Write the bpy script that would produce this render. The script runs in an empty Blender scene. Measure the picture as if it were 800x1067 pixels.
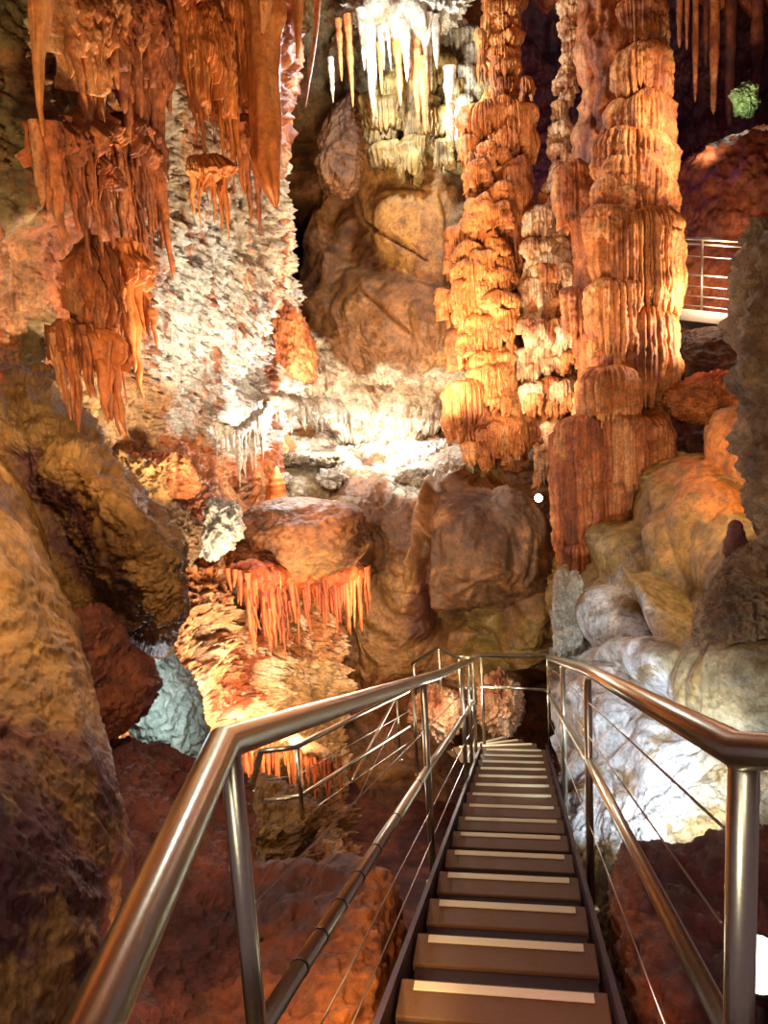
import bpy, math, random
import numpy as np
from mathutils import Vector, Matrix

# ------------------------------------------------------------------ survey frame
# world: X right of the stairs, Y along the stairs (going down and away), Z up, platform floor at z = 0
PSI = .1706
def _frame():
    D = np.array([690-400, 5450-533.5, 800.]); D /= np.linalg.norm(D)
    F = np.array([0, 0, 1.]); Y = F-(F@D)*D; Y /= np.linalg.norm(Y); Z = -D; X = np.cross(Y, Z)
    return np.stack([np.cos(PSI)*X-np.sin(PSI)*Y, np.sin(PSI)*X+np.cos(PSI)*Y, Z])
M3 = _frame(); EYE = np.array([0, 0, 1.6])
def P(px, py, Z):
    """world point on the sight line px,py at the surveyed distance Z"""
    v = np.stack([(np.asarray(px, float)-400)/800*Z, (np.asarray(py, float)-533.5)/800*Z, np.asarray(Z, float)*np.ones_like(np.asarray(px, float))], -1)
    return EYE + v @ M3.T
def proj(p):
    c = (p-EYE) @ M3
    return 400+800*c[..., 0]/c[..., 2], 533.5+800*c[..., 1]/c[..., 2], c[..., 2]

scene = bpy.context.scene
COL = scene.collection
scene.view_settings.view_transform = 'Standard'
scene.view_settings.look = 'None'
scene.view_settings.gamma = 1
scene.view_settings.use_curve_mapping = False
scene.view_settings.exposure = 0.6

cam_d = bpy.data.cameras.new('camera'); cam = bpy.data.objects.new('camera', cam_d); COL.objects.link(cam)
cam_d.sensor_fit = 'VERTICAL'; cam_d.sensor_height = 36; cam_d.lens = 800/1067*36
cam_d.clip_start = .05; cam_d.clip_end = 200
mm = Matrix.Identity(4)
for i in range(3):
    mm[i][0] = M3[i, 0]; mm[i][1] = -M3[i, 1]; mm[i][2] = -M3[i, 2]; mm[i][3] = EYE[i]
cam.matrix_world = mm
scene.camera = cam

# ------------------------------------------------------------------ noise
_rng = np.random.RandomState(7)
_perm = np.concatenate([_rng.permutation(256)]*3)
_grad = _rng.normal(size=(256, 3)); _grad /= np.linalg.norm(_grad, axis=1)[:, None]
def noise(p):
    p = np.asarray(p, float); i = np.floor(p).astype(int); f = p-i; i &= 255
    w = f*f*f*(f*(f*6-15)+10); out = 0
    for dx in (0, 1):
        wx = w[..., 0] if dx else 1-w[..., 0]
        a = _perm[(i[..., 0]+dx) & 255]
        for dy in (0, 1):
            wy = w[..., 1] if dy else 1-w[..., 1]
            b = _perm[a+((i[..., 1]+dy) & 255)]
            for dz in (0, 1):
                wz = w[..., 2] if dz else 1-w[..., 2]
                g = _grad[_perm[b+((i[..., 2]+dz) & 255)]]
                out = out+wx*wy*wz*(g[..., 0]*(f[..., 0]-dx)+g[..., 1]*(f[..., 1]-dy)+g[..., 2]*(f[..., 2]-dz))
    return out*1.6
def fbm(p, o=4, g=.5):
    s = 0; a = 1.
    for k in range(o):
        s = s+a*noise(p*(2.03**k)+k*17.3); a *= g
    return s
def ridged(p, o=4, g=.55):
    s = 0; a = 1.
    for k in range(o):
        s = s+a*(1-2*np.abs(noise(p*(2.03**k)+k*11.1))); a *= g
    return s-1.0
def n1(x, seed=0.):
    x = np.asarray(x, float)
    return noise(np.stack([x, np.full_like(x, seed+.37), np.full_like(x, seed*1.7+.11)], -1))

def lin(c):
    c = np.asarray(c, float)/255.
    return np.where(c <= .04045, c/12.92, ((c+.055)/1.055)**2.4)

# ------------------------------------------------------------------ materials
def nmat(name):
    m = bpy.data.materials.new(name); m.use_nodes = True
    nt = m.node_tree; nt.nodes.clear()
    o = nt.nodes.new('ShaderNodeOutputMaterial'); b = nt.nodes.new('ShaderNodeBsdfPrincipled')
    nt.links.new(b.outputs[0], o.inputs[0])
    return m, nt, b
def mixc(nt, a, b, f, mode='MIX'):
    x = nt.nodes.new('ShaderNodeMix'); x.data_type = 'RGBA'; x.blend_type = mode
    for i, v in ((6, a), (7, b)):
        if hasattr(v, 'is_output'): nt.links.new(v, x.inputs[i])
        else: x.inputs[i].default_value = (*v, 1)
    if hasattr(f, 'is_output'): nt.links.new(f, x.inputs[0])
    else: x.inputs[0].default_value = f
    return x.outputs[2]
def tnoise(nt, vec, scale, detail=5, rough=.6, dist=0.):
    n = nt.nodes.new('ShaderNodeTexNoise'); n.inputs['Scale'].default_value = scale
    n.inputs['Detail'].default_value = detail; n.inputs['Roughness'].default_value = rough; n.inputs['Distortion'].default_value = dist
    nt.links.new(vec, n.inputs['Vector']); return n.outputs[0]
def ramp(nt, fac, stops):
    r = nt.nodes.new('ShaderNodeValToRGB'); e = r.color_ramp.elements
    while len(e) < len(stops): e.new(.5)
    for k, (p, c) in enumerate(stops):
        e[k].position = p; e[k].color = (*lin(c), 1) if len(c) == 3 else c
    nt.links.new(fac, r.inputs[0]); return r.outputs[0]
def rockmat(name, cols, scale=1.2, bump=.5, bscale=9., rough=.5, streak=False, spec=.45, var=.55, bdist=.05, streakbump=0):
    """cols: dark, mid, light rock colours; vertex attribute 'tint' (rgb, a) is the stone's own stain"""
    m, nt, b = nmat(name); L = nt.links
    tc = nt.nodes.new('ShaderNodeTexCoord'); v = tc.outputs['Object']
    mp = nt.nodes.new('ShaderNodeMapping'); L.new(v, mp.inputs[0]); mp.inputs['Scale'].default_value = (1, 1, .16 if streak else 1)
    n = tnoise(nt, mp.outputs[0], scale*(2.6 if streak else 1), 6, .62, .35)
    base = ramp(nt, n, [(.36, cols[0]), (.5, cols[1]), (.66, cols[2])])
    at = nt.nodes.new('ShaderNodeAttribute'); at.attribute_name = 'tint'
    pn = tnoise(nt, mp.outputs[0], scale*3.3, 6, .68, .5)
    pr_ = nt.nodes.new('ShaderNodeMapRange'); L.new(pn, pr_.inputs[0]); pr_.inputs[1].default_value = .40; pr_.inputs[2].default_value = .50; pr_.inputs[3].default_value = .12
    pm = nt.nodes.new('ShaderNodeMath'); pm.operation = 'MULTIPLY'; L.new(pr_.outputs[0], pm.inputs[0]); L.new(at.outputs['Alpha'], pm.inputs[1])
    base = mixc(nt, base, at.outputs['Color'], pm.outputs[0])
    n2 = tnoise(nt, v, scale*7, 7, .7)
    sp = ramp(nt, n2, [(.33, (1-var, 1-var, 1-var, 1)), (.56, (1., 1., 1., 1)), (.72, (1.25, 1.22, 1.15, 1))])
    base = mixc(nt, base, sp, 1., 'MULTIPLY')
    n3 = tnoise(nt, v, scale*24, 5, .75, .3)
    sp3 = ramp(nt, n3, [(.36, (1-var*.8, 1-var*.85, 1-var*.9, 1)), (.52, (1., 1., 1., 1)), (.68, (1.22, 1.2, 1.16, 1))])
    base = mixc(nt, base, sp3, 1., 'MULTIPLY')
    L.new(base, b.inputs['Base Color'])
    rr = nt.nodes.new('ShaderNodeMapRange'); L.new(n2, rr.inputs[0]); rr.inputs[3].default_value = rough-.15; rr.inputs[4].default_value = rough+.2
    L.new(rr.outputs[0], b.inputs['Roughness'])
    b.inputs['Specular IOR Level'].default_value = spec
    h1 = tnoise(nt, v, bscale, 10, .76, .5)
    vo = nt.nodes.new('ShaderNodeTexVoronoi'); vo.inputs['Scale'].default_value = bscale*1.7; L.new(v, vo.inputs['Vector'])
    ad = nt.nodes.new('ShaderNodeMath'); ad.operation = 'MULTIPLY_ADD'; L.new(vo.outputs['Distance'], ad.inputs[0]); ad.inputs[1].default_value = .12; L.new(h1, ad.inputs[2])
    hh = ad.outputs[0]
    if streakbump:
        mp2 = nt.nodes.new('ShaderNodeMapping'); L.new(v, mp2.inputs[0]); mp2.inputs['Scale'].default_value = (1, 1, .07)
        h2 = tnoise(nt, mp2.outputs[0], bscale*1.6, 3, .5, .2)
        a2 = nt.nodes.new('ShaderNodeMath'); a2.operation = 'MULTIPLY_ADD'; L.new(h2, a2.inputs[0]); a2.inputs[1].default_value = streakbump; L.new(hh, a2.inputs[2]); hh = a2.outputs[0]
    bp = nt.nodes.new('ShaderNodeBump'); bp.inputs['Strength'].default_value = bump; bp.inputs['Distance'].default_value = bdist
    L.new(hh, bp.inputs['Height']); L.new(bp.outputs[0], b.inputs['Normal'])
    return m
def plain(name, c, rough=.5, metal=0., bump=0., bscale=60, emit=None, estr=0):
    m, nt, b = nmat(name)
    b.inputs['Roughness'].default_value = rough; b.inputs['Metallic'].default_value = metal
    tc = nt.nodes.new('ShaderNodeTexCoord'); n = tnoise(nt, tc.outputs['Object'], bscale, 4, .6)
    c = lin(c)
    cc = mixc(nt, tuple(c*.8), tuple(np.minimum(c*1.12, 1)), n)
    nt.links.new(cc, b.inputs['Base Color'])
    if bump:
        bp = nt.nodes.new('ShaderNodeBump'); bp.inputs['Strength'].default_value = bump; bp.inputs['Distance'].default_value = .004
        nt.links.new(n, bp.inputs['Height']); nt.links.new(bp.outputs[0], b.inputs['Normal'])
    if emit is not None:
        b.inputs['Emission Color'].default_value = (*emit, 1); b.inputs['Emission Strength'].default_value = estr
    return m

# ------------------------------------------------------------------ object helpers
def tag(o, label=None, cat=None, group=None, kind=None):
    if label: o['label'] = label
    if cat: o['category'] = cat
    if group: o['group'] = group
    if kind: o['kind'] = kind
    return o
def thing(name, loc, label, cat, group=None):
    o = bpy.data.objects.new(name, None); COL.objects.link(o); o.empty_display_size = .1
    o.location = [float(a) for a in loc]; o['kind'] = 'thing'
    return tag(o, label, cat, group)
def mesh_ob(name, V, F, mat, parent=None, tint=None, origin=None, smooth=True):
    """V in world metres; the object origin is put at ORIGIN (or the parent's base)"""
    V = np.asarray(V, float)
    if parent is not None:
        off = np.zeros(3); p = parent
        while p is not None: off = off+np.array(p.location); p = p.parent
        loc = None
    else:
        off = np.array(origin if origin is not None else (0, 0, 0), float); loc = off
    me = bpy.data.meshes.new(name)
    V = (V-off).astype(np.float32)
    F = np.asarray(F) if not isinstance(F, list) else F
    if isinstance(F, np.ndarray):
        n, k = F.shape
        me.vertices.add(len(V)); me.vertices.foreach_set('co', V.ravel())
        me.loops.add(n*k); me.loops.foreach_set('vertex_index', F.astype(np.int32).ravel())
        me.polygons.add(n); me.polygons.foreach_set('loop_start', (np.arange(n)*k).astype(np.int32))
        me.update(calc_edges=True)
    else:
        me.from_pydata([tuple(map(float, v)) for v in V], [], F); me.update()
    me.polygons.foreach_set('use_smooth', np.full(len(me.polygons), smooth))
    if tint is None and isinstance(F, np.ndarray): tint = np.zeros((len(V), 4))
    if tint is not None:
        a = me.attributes.new('tint', 'FLOAT_COLOR', 'POINT')
        a.data.foreach_set('color', np.asarray(tint, np.float32).ravel())
    me.materials.append(mat)
    me.validate()
    o = bpy.data.objects.new(name, me); COL.objects.link(o)
    if parent is not None: o.parent = parent
    elif loc is not None: o.location = [float(a) for a in loc]
    return o
def gridfaces(nv, nu, wrap=False):
    j, i = np.meshgrid(np.arange(nv-1), np.arange(nu if wrap else nu-1), indexing='ij')
    i2 = (i+1) % nu
    return np.stack([j*nu+i, j*nu+i2, (j+1)*nu+i2, (j+1)*nu+i], -1).reshape(-1, 4)
def catmull(A, n):
    """A (k,...) resampled to n along axis 0"""
    k = len(A); t = np.linspace(0, k-1, n); i = np.minimum(t.astype(int), k-2); f = (t-i).reshape(-1, *([1]*(A.ndim-1)))
    g = lambda j: A[np.clip(j, 0, k-1)]
    p0, p1, p2, p3 = g(i-1), g(i), g(i+1), g(i+2)
    p0 = np.where((i == 0).reshape(f.shape), 2*p1-p2, p0); p3 = np.where((i+2 > k-1).reshape(f.shape), 2*p2-p1, p3)
    return .5*(2*p1+(p2-p0)*f+(2*p0-5*p1+4*p2-p3)*f*f+(3*p1-p0-3*p2+p3)*f**3)
def spotval(px, py, spots, default, wob=None):
    """blend of local values (scalars or rows) over a default, soft ragged edges"""
    default = np.atleast_1d(np.asarray(default, float))
    out = np.broadcast_to(default, px.shape+default.shape).copy()
    for s in spots:
        cx, cy, rx, ry, val = s[:5]; ang = s[5] if len(s) > 5 else 0
        dx, dy = px-cx, py-cy; ca, sa = math.cos(math.radians(ang)), math.sin(math.radians(ang))
        u = (dx*ca+dy*sa)/rx; v = (-dx*sa+dy*ca)/ry; r = np.sqrt(u*u+v*v)
        if wob is not None: r = r+wob
        w = np.clip((1.15-r)/.35, 0, 1); w = (w*w*(3-2*w))[..., None]
        out = out*(1-w)+np.atleast_1d(np.asarray(val, float))*w
    return out
def col4(c, a=1.): return np.array([*lin(c), a])
def patch(name, rows, nu, nv, mat, big=.15, bigf=.8, crust=.03, crustf=5., rough=(), tints=(), label=None, cat=None, kind='structure', vert=0., seed=0, dent=(), parent=None, origin=None, vertf=7., boss=()):
    A = np.array(rows, float); W = P(A[..., 0], A[..., 1], A[..., 2])
    G = catmull(W, nv); G = catmull(np.swapaxes(G, 0, 1), nu); G = np.swapaxes(G, 0, 1)
    du = np.gradient(G, axis=1); dv = np.gradient(G, axis=0); N = np.cross(du, dv); N /= np.linalg.norm(N, axis=-1)[..., None]+1e-9
    if (N*(EYE-G)).sum(-1).mean() < 0: N = -N
    px, py, z = proj(G); wob = .35*fbm(G*1.7+seed, 4)
    k = spotval(px, py, rough, 1., wob)[..., 0]
    wp = np.stack([noise(G*1.7+seed+q) for q in (0., 31.7, 67.1)], -1)*.9
    d = big*fbm(G*bigf+seed*3.1+wp*.3, 4, .5)+crust*k*ridged(G*crustf*1.25+seed+wp, 6, .66)
    if vert: d = d+vert*(np.abs(noise(G*np.array([vertf, vertf, .55])+seed)*2)+.5*noise(G*np.array([vertf*2.3, vertf*2.3, 1.1])))
    for s in dent: d = d+s[4]*spotval(px, py, [(s[0], s[1], s[2], s[3], 1., s[5] if len(s) > 5 else 0)], 0., wob*.5)[..., 0]
    hb = np.zeros(px.shape)
    for s in boss:
        dx, dy = px-s[0]+8*wp[..., 0], py-s[1]+8*wp[..., 1]; an = math.radians(s[5]) if len(s) > 5 else 0; ca, sa = math.cos(an), math.sin(an)
        u = (dx*ca+dy*sa)/s[2]; v = (-dx*sa+dy*ca)/s[3]; r2 = u*u+v*v+.25*wob*.6
        h = s[4]*np.clip(1-r2, 0, 1)**(s[6] if len(s) > 6 else .75)
        hb = np.maximum(hb, h) if s[4] > 0 else hb+h
    d = d+hb
    V = G+N*d[..., None]
    tint = spotval(px, py, tints, (0, 0, 0, 0), wob) if tints else None
    if tints:   # premixed colours towards transparent: restore hue
        a = tint[..., 3:4]; tint[..., :3] = np.where(a > 1e-3, tint[..., :3]/np.maximum(a, 1e-3), 0)
        # (spot colours above are given premultiplied)
    o = mesh_ob(name, V.reshape(-1, 3), gridfaces(nv, nu), mat, tint=None if tint is None else tint.reshape(-1, 4), parent=parent, origin=origin)
    tag(o, label, cat, kind=kind if parent is None else None)
    return o
def T(c, a=1.): return (*(lin(c)*a), a)      # premultiplied tint for spots

def cubesphere(n):
    lin_ = np.tan(np.linspace(-1, 1, n)*math.pi/4); u, v = np.meshgrid(lin_, lin_); o = np.ones_like(u); V = []; F = []
    for k, a in enumerate(((u, v, o), (-u, v, -o), (o, -u, v)[0:3], (-o, u, v), (-u, o, v), (u, -o, v))):
        V.append(np.stack(a, -1).reshape(-1, 3)); F.append(gridfaces(n, n)+k*n*n)
    V = np.concatenate(V); F = np.concatenate(F)
    key = np.round(V/np.linalg.norm(V, axis=1)[:, None], 5)
    _, idx, inv = np.unique(key, axis=0, return_index=True, return_inverse=True)
    V = key[idx]; F = inv.reshape(-1)[F]
    cen = V[F].mean(1); nn = np.cross(V[F[:, 1]]-V[F[:, 0]], V[F[:, 2]]-V[F[:, 0]]); fl = (nn*cen).sum(1) < 0
    F[fl] = F[fl][:, ::-1]
    return V, F
_cs = {}
def rockmesh(c, r, rot=0., amp=.16, f=1.3, crust=.03, crustf=6., block=0., seed=0, n=60, tilt=0., vert=0.):
    if n not in _cs: _cs[n] = cubesphere(n)
    D, F = _cs[n]; D = D/np.linalg.norm(D, axis=1)[:, None]
    if block: D2 = D/(np.abs(D)**(2+6*block)).sum(1)[:, None]**(1/(2+6*block))
    else: D2 = D
    r = np.array(r, float)
    s = 1+amp*fbm(D*f+seed*5.3+.5, 4, .5)
    V = D2*s[:, None]*r
    wq = np.stack([noise(V*2.1+seed+q) for q in (3., 37., 71.)], -1)
    V = V+D*(crust*ridged(V*crustf*1.2+seed+wq, 5, .66))[:, None]
    if vert: V = V+D*(vert*np.abs(noise(V*np.array([8, 8, .6])+seed)))[:, None]
    ct, st = math.cos(tilt), math.sin(tilt); V = V @ np.array([[ct, 0, -st], [0, 1, 0], [st, 0, ct]])
    cr, sr = math.cos(rot), math.sin(rot); V = V @ np.array([[cr, sr, 0], [-sr, cr, 0], [0, 0, 1]])
    return V+np.array(c), F
def rock(name, px, py, Z, wpx, hpx, dep, mat, label, cat, group=None, parent=None, tintc=None, **k):
    """closed boulder; wpx,hpx half sizes on the sight plane at Z, dep half depth in m"""
    c = P(px, py, Z); s = Z/800
    V, F = rockmesh(c, (wpx*s, dep, hpx*s), **k)
    t = None
    if tintc is not None:
        a = np.clip(.6+.9*fbm((V)*1.5, 3), 0, 1)*tintc[1]; t = np.concatenate([np.broadcast_to(lin(tintc[0]), (len(V), 3)), a[:, None]], 1)
    base = np.array([c[0], c[1], V[:, 2].min()])
    o = mesh_ob(name, V, F, mat, parent=parent, origin=base, tint=t)
    if parent is None: tag(o, label, cat, group, 'thing')
    return o

def cells(n, rng, u):
    """uneven rounded columns along u in [0,1]: returns (s in -1..1, per-cell random a, b)"""
    w = rng.uniform(.45, 1.5, n); e = np.concatenate([[0], np.cumsum(w)/w.sum()]); e[-1] = 1.0001
    i = np.clip(np.searchsorted(e, u % 1., side='right')-1, 0, n-1)
    s = ((u % 1.)-e[i])/(e[i+1]-e[i])*2-1
    return s, rng.uniform(0, 1, n)[i], rng.uniform(0, 1, n)[i], (e[i+1]-e[i])
def drape_mesh(line, out, L, n, seed=0, depth=.06, cap=.25, caph=.12, swell=.1, nv=26, per=9, wrap=False, ragged=.5, tuck=.12, twist=.05, wave=.04, vdetail=.014, taper=0., lumpy=.06):
    """flowstone drapery: rounded shoulder, then fluted columns that end in ragged tips.
    line(u) world points, out(u) outward unit vectors, L drop length(s), n columns"""
    rng = np.random.RandomState(seed); nu = n*per
    u = (np.arange(nu)/nu) if wrap else np.linspace(0, 1, nu)
    base = line(u); o = out(u); Lu = L(u) if callable(L) else np.full(nu, float(L))
    v = np.linspace(0, 1, nv); rows = []
    s0, a, b, wd = cells(n, rng, u)
    low = Lu*((1-ragged)+ragged*(.25+.75*a))*(1-.33*np.abs(s0)**1.6*(.4+ragged))
    s1, a1, b1, _ = cells(max(3, n//4), rng, u)
    s2, a2, b2, _ = cells(n*2+1, rng, u)
    win = np.ones(nu) if wrap else np.clip(np.sin(math.pi*np.clip(u, 0, 1))*1.7, 0, 1)**.7
    low = low*(.35+.65*win)*(1+.25*n1(u*3.1, seed+9.))
    ztop = (.5*n1(u*(5 if wrap else 3)*1.0, seed+2.2))*caph*1.3
    if wrap: k_ = np.clip((u-.85)/.15, 0, 1); ztop = ztop*(1-k_)+ztop[0]*k_
    for vv in v:
        sw = np.sqrt(max(0, 1-(1-min(vv/cap, 1))**2)) if cap > 0 else 1
        uu = u+twist/n*n1(np.full(nu, vv*3.)+a*9, seed)
        s = s0
        fl = np.sqrt(np.clip(1-s*s, 0, 1)); grow = min(1, vv/max(cap, .05))**1.2
        end = np.clip((1-vv)/.22, 0, 1)**.6
        off = swell*sw*(1-taper*vv)+depth*(1.35*fl-.3)*grow*(.55+.45*b)*(.25+.75*end)+depth*.9*np.sqrt(np.clip(1-s1*s1, 0, 1))*sw
        off = off+depth*.55*(1.4*np.sqrt(np.clip(1-s2*s2, 0, 1))-.4)*grow
        off = (off+wave*n1(vv*2.2+a1*7, seed+3)*sw)*(.15+.85*win)-(1-win)*.05
        z = caph*(1-math.cos(min(vv/max(cap, 1e-3), 1)*math.pi/2))/1.+ (0 if vv < cap else (vv-cap)/(1-cap))*low
        p = base+o*off[:, None]; p[:, 2] += ztop-z
        rows.append(p)
    p = base-o*tuck; p[:, 2] -= caph+low*.92; rows.append(p)
    V = np.stack(rows)
    V = V+((vdetail*ridged(V*14+seed, 3)+lumpy*fbm(V*3.3+seed, 3)))[..., None]*o[None]
    return V.reshape(-1, 3), gridfaces(len(rows), nu, wrap)
def ell(c, rx, ry):
    c = np.array(c, float)
    def line(u):
        t = u*2*math.pi; return c+np.stack([rx*np.cos(t), ry*np.sin(t), 0*t], -1)
    def out(u):
        t = u*2*math.pi; o = np.stack([np.cos(t)/rx, np.sin(t)/ry, 0*t], -1); return o/np.linalg.norm(o, axis=-1)[:, None]
    return line, out
def poly(pts, facing=None):
    A = np.array(pts, float)
    def line(u): return catmull(A, 400)[np.clip((np.asarray(u)*399).astype(int), 0, 399)]*1.
    C_ = catmull(A, 400)
    def line(u):
        t = np.asarray(u)*399; i = np.minimum(t.astype(int), 398); f = (t-i)[:, None]; return C_[i]*(1-f)+C_[i+1]*f
    d = np.gradient(C_, axis=0); nrm = np.stack([d[:, 1], -d[:, 0], 0*d[:, 0]], -1); nrm /= np.linalg.norm(nrm, axis=1)[:, None]+1e-9
    tgt = EYE if facing is None else np.array(facing)
    if (nrm*(tgt-C_)).sum() < 0: nrm = -nrm
    def out(u): return nrm[np.clip((np.asarray(u)*399).astype(int), 0, 399)]
    return line, out
def tier(cx, cy, hw, hpx, Z, seed, n=None, flat=.8, **k):
    """a bell of flowstone: top centre pixel, half width px, drop px"""
    s = Z/800; r = hw*s; r -= min(.12, r*.3); c = P(cx, cy, Z)
    sw = r*.6; rr = r-sw*.9
    line, out = ell(c, max(rr, .02), max(rr*flat, .02))
    n = n or max(10, int(r*2*math.pi/.075))
    kw = dict(depth=min(.08, r*.24), cap=.3, caph=r*.55, swell=sw*.9, wrap=True, ragged=.35, tuck=0, wave=r*.06); kw.update(k)
    return drape_mesh(line, out, hpx*s-kw['caph'], n, seed, **kw)
def spike(top, length, r, seed=0, bend=(0, 0), up=False, nu=14, nv=22, pow_=.8, flat=1., lump=.12, rot=0.):
    """stalactite (or stalagmite when up) as a closed tapering lumpy cone"""
    top = np.array(top, float); t = np.linspace(0, 1, nv)[:, None]; a = (np.arange(nu)/nu*2*math.pi)[None]
    rad = r*(1-t)**pow_*(1+lump*n1(t*6+seed*3.3, seed)+lump*.6*n1(t*17+seed, seed+5))+r*.02*(t < 1)
    rad = np.where(t >= 1, r*.02, rad)
    x = rad*np.cos(a); y = rad*np.sin(a)*flat; rad2 = 1+.15*noise(np.stack([np.cos(a)+0*t, np.sin(a)+0*t, t*2+0*a], -1)*1.5+seed)
    x, y = x*rad2, y*rad2
    cr, sr = math.cos(rot), math.sin(rot); x, y = x*cr-y*sr, x*sr+y*cr
    sgn = 1 if up else -1
    V = np.stack([top[0]+x+bend[0]*t**1.5, top[1]+y+bend[1]*t**1.5, top[2]+sgn*length*t+0*a], -1)
    V = V.reshape(-1, 3); F = gridfaces(nv, nu, True)
    return V, F
def join(parts):
    V, F, k = [], [], 0
    for v, f in parts: V.append(v); F.append(f+k); k += len(v)
    return np.concatenate(V), np.concatenate(F)
def tube(pts, r, n=16, caps=True, seg=1):
    pts = [np.array(p, float) for p in pts]; rings = []
    for i, p in enumerate(pts):
        d = (pts[min(i+1, len(pts)-1)]-p); e = (p-pts[max(i-1, 0)])
        dd = (d/(np.linalg.norm(d)+1e-9)+e/(np.linalg.norm(e)+1e-9)); dd /= np.linalg.norm(dd)
        up = np.array([0, 0, 1.]) if abs(dd[2]) < .95 else np.array([0, 1., 0])
        a = np.cross(dd, up); a /= np.linalg.norm(a); b = np.cross(a, dd)
        k = 1.
        if 0 < i < len(pts)-1:
            c = float((d/np.linalg.norm(d)) @ dd); k = 1/max(c, .4)
        m = d/np.linalg.norm(d)-e/(np.linalg.norm(e)+1e-9) if 0 < i < len(pts)-1 else None
        t = np.arange(n)/n*2*math.pi; ring = np.cos(t)[:, None]*a+np.sin(t)[:, None]*b
        if m is not None and np.linalg.norm(m) > 1e-3:
            m = m/np.linalg.norm(m); ring = ring+((k-1)*(ring@m))[:, None]*m
        rings.append(p+ring*r)
    V = np.concatenate(rings); F = gridfaces(len(pts), n, True).tolist()
    if caps: F.append(list(range(n))[::-1]); F.append([len(V)-n+i for i in range(n)])
    return V, F
def joinl(parts):
    V, F, k = [], [], 0
    for v, f in parts: V.append(np.asarray(v, float)); F += [[i+k for i in q] for q in f]; k += len(v)
    return np.concatenate(V), F
def box(x0, x1, y0, y1, z0, z1, bev=0.):
    V = [(x, y, z) for z in (z0, z1) for y in (y0, y1) for x in (x0, x1)]
    return np.array(V, float), [[0, 2, 3, 1], [4, 5, 7, 6], [0, 1, 5, 4], [2, 6, 7, 3], [0, 4, 6, 2], [1, 3, 7, 5]]
def bevel(o, w, seg=2):
    m = o.modifiers.new('bevel', 'BEVEL'); m.width = w; m.segments = seg; m.limit_method = 'ANGLE'; return o
# ------------------------------------------------------------------ materials used
M_rust = rockmat('rust_calcite', [(116, 58, 24), (190, 102, 46), (230, 162, 98)], 1.1, .6, 12, .45, streak=True, streakbump=1.2)
M_orange = rockmat('orange_calcite', [(176, 90, 32), (210, 118, 50), (230, 158, 86)], 1., .35, 9, .4, streak=True, streakbump=.6, var=.35)
M_gold = rockmat('gold_flowstone', [(146, 74, 32), (212, 126, 58), (240, 174, 104)], 1.6, .5, 16, .45, streakbump=1.)
M_cream = rockmat('cream_flowstone', [(156, 84, 46), (232, 180, 126), (248, 224, 190)], 2.2, .6, 16, .42, streakbump=.8)
M_brown = rockmat('brown_rock', [(84, 50, 26), (132, 84, 42), (170, 122, 66)], .9, .55, 7, .5)
M_umber = rockmat('umber_rock', [(70, 34, 24), (120, 60, 32), (160, 92, 46)], 1.3, .6, 9, .5)
M_ochre = rockmat('ochre_rock', [(110, 74, 30), (150, 104, 44), (180, 136, 72)], .9, .5, 8, .5)
M_olive = rockmat('olive_rock', [(96, 72, 36), (138, 108, 56), (176, 146, 88)], 1., .45, 8, .45)
M_white = rockmat('white_calcite', [(150, 120, 84), (214, 198, 172), (244, 238, 226)], 2.4, .8, 14, .4, var=.6, bdist=.08)
M_pale = rockmat('pale_rock', [(150, 140, 120), (190, 186, 172), (220, 220, 212)], 1.6, .5, 9, .5)
M_pink = rockmat('pink_rock', [(156, 88, 48), (232, 172, 120), (250, 220, 184)], 1.8, .75, 12, .5, bdist=.07)
M_grey = rockmat('grey_brown_stalagmite', [(96, 66, 38), (140, 104, 66), (176, 142, 96)], 2.2, .8, 14, .55, bdist=.06)
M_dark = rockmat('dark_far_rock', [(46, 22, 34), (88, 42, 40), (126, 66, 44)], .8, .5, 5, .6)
M_purp = rockmat('purple_brown_rock', [(62, 26, 30), (104, 50, 40), (140, 78, 50)], 1.4, .7, 10, .5)
M_deep = rockmat('deep_orange_calcite', [(128, 52, 20), (182, 84, 36), (214, 122, 66)], 1.4, .4, 12, .45, streak=True)
M_teal = rockmat('pale_green_grey_rock', [(140, 156, 144), (182, 198, 184), (210, 220, 208)], 2., .4, 9, .5, var=.3)
M_steel = plain('brushed_steel', (214, 212, 186), .28, 1., .05, 90)
M_cable = plain('steel_cable', (210, 205, 195), .35, 1.)
M_joint = plain('joint_seam', (60, 45, 35), .5, .6)
M_moss = rockmat('green_lit_rock', [(90, 110, 60), (150, 176, 104), (200, 214, 160)], 3., .6, 14)
M_tread = plain('step_board', (98, 70, 40), .6, 0, .6, 70)
M_tread2 = plain('step_shadow_and_riser', (44, 26, 26), .7, 0, .6, 70)  # dark tone for the painted step shadow; the risers share it
M_strip = plain('nosing', (214, 206, 170), .45, 0, .3, 200)
M_string = plain('stringer_metal', (58, 34, 44), .5, .3, .3, 50)
M_deck = plain('deck_metal', (200, 190, 175), .4, .5, .3, 40)
M_lampb = plain('lamp_housing', (60, 60, 62), .4, .6)
M_lampc = plain('lamp_glass', (255, 255, 255), .3, 0, emit=(.85, .93, 1.), estr=30)
M_lampw = plain('lamp_glass_warm', (255, 240, 200), .3, 0, emit=(1, .88, .55), estr=5)
rnd = random.Random(4)

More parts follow.
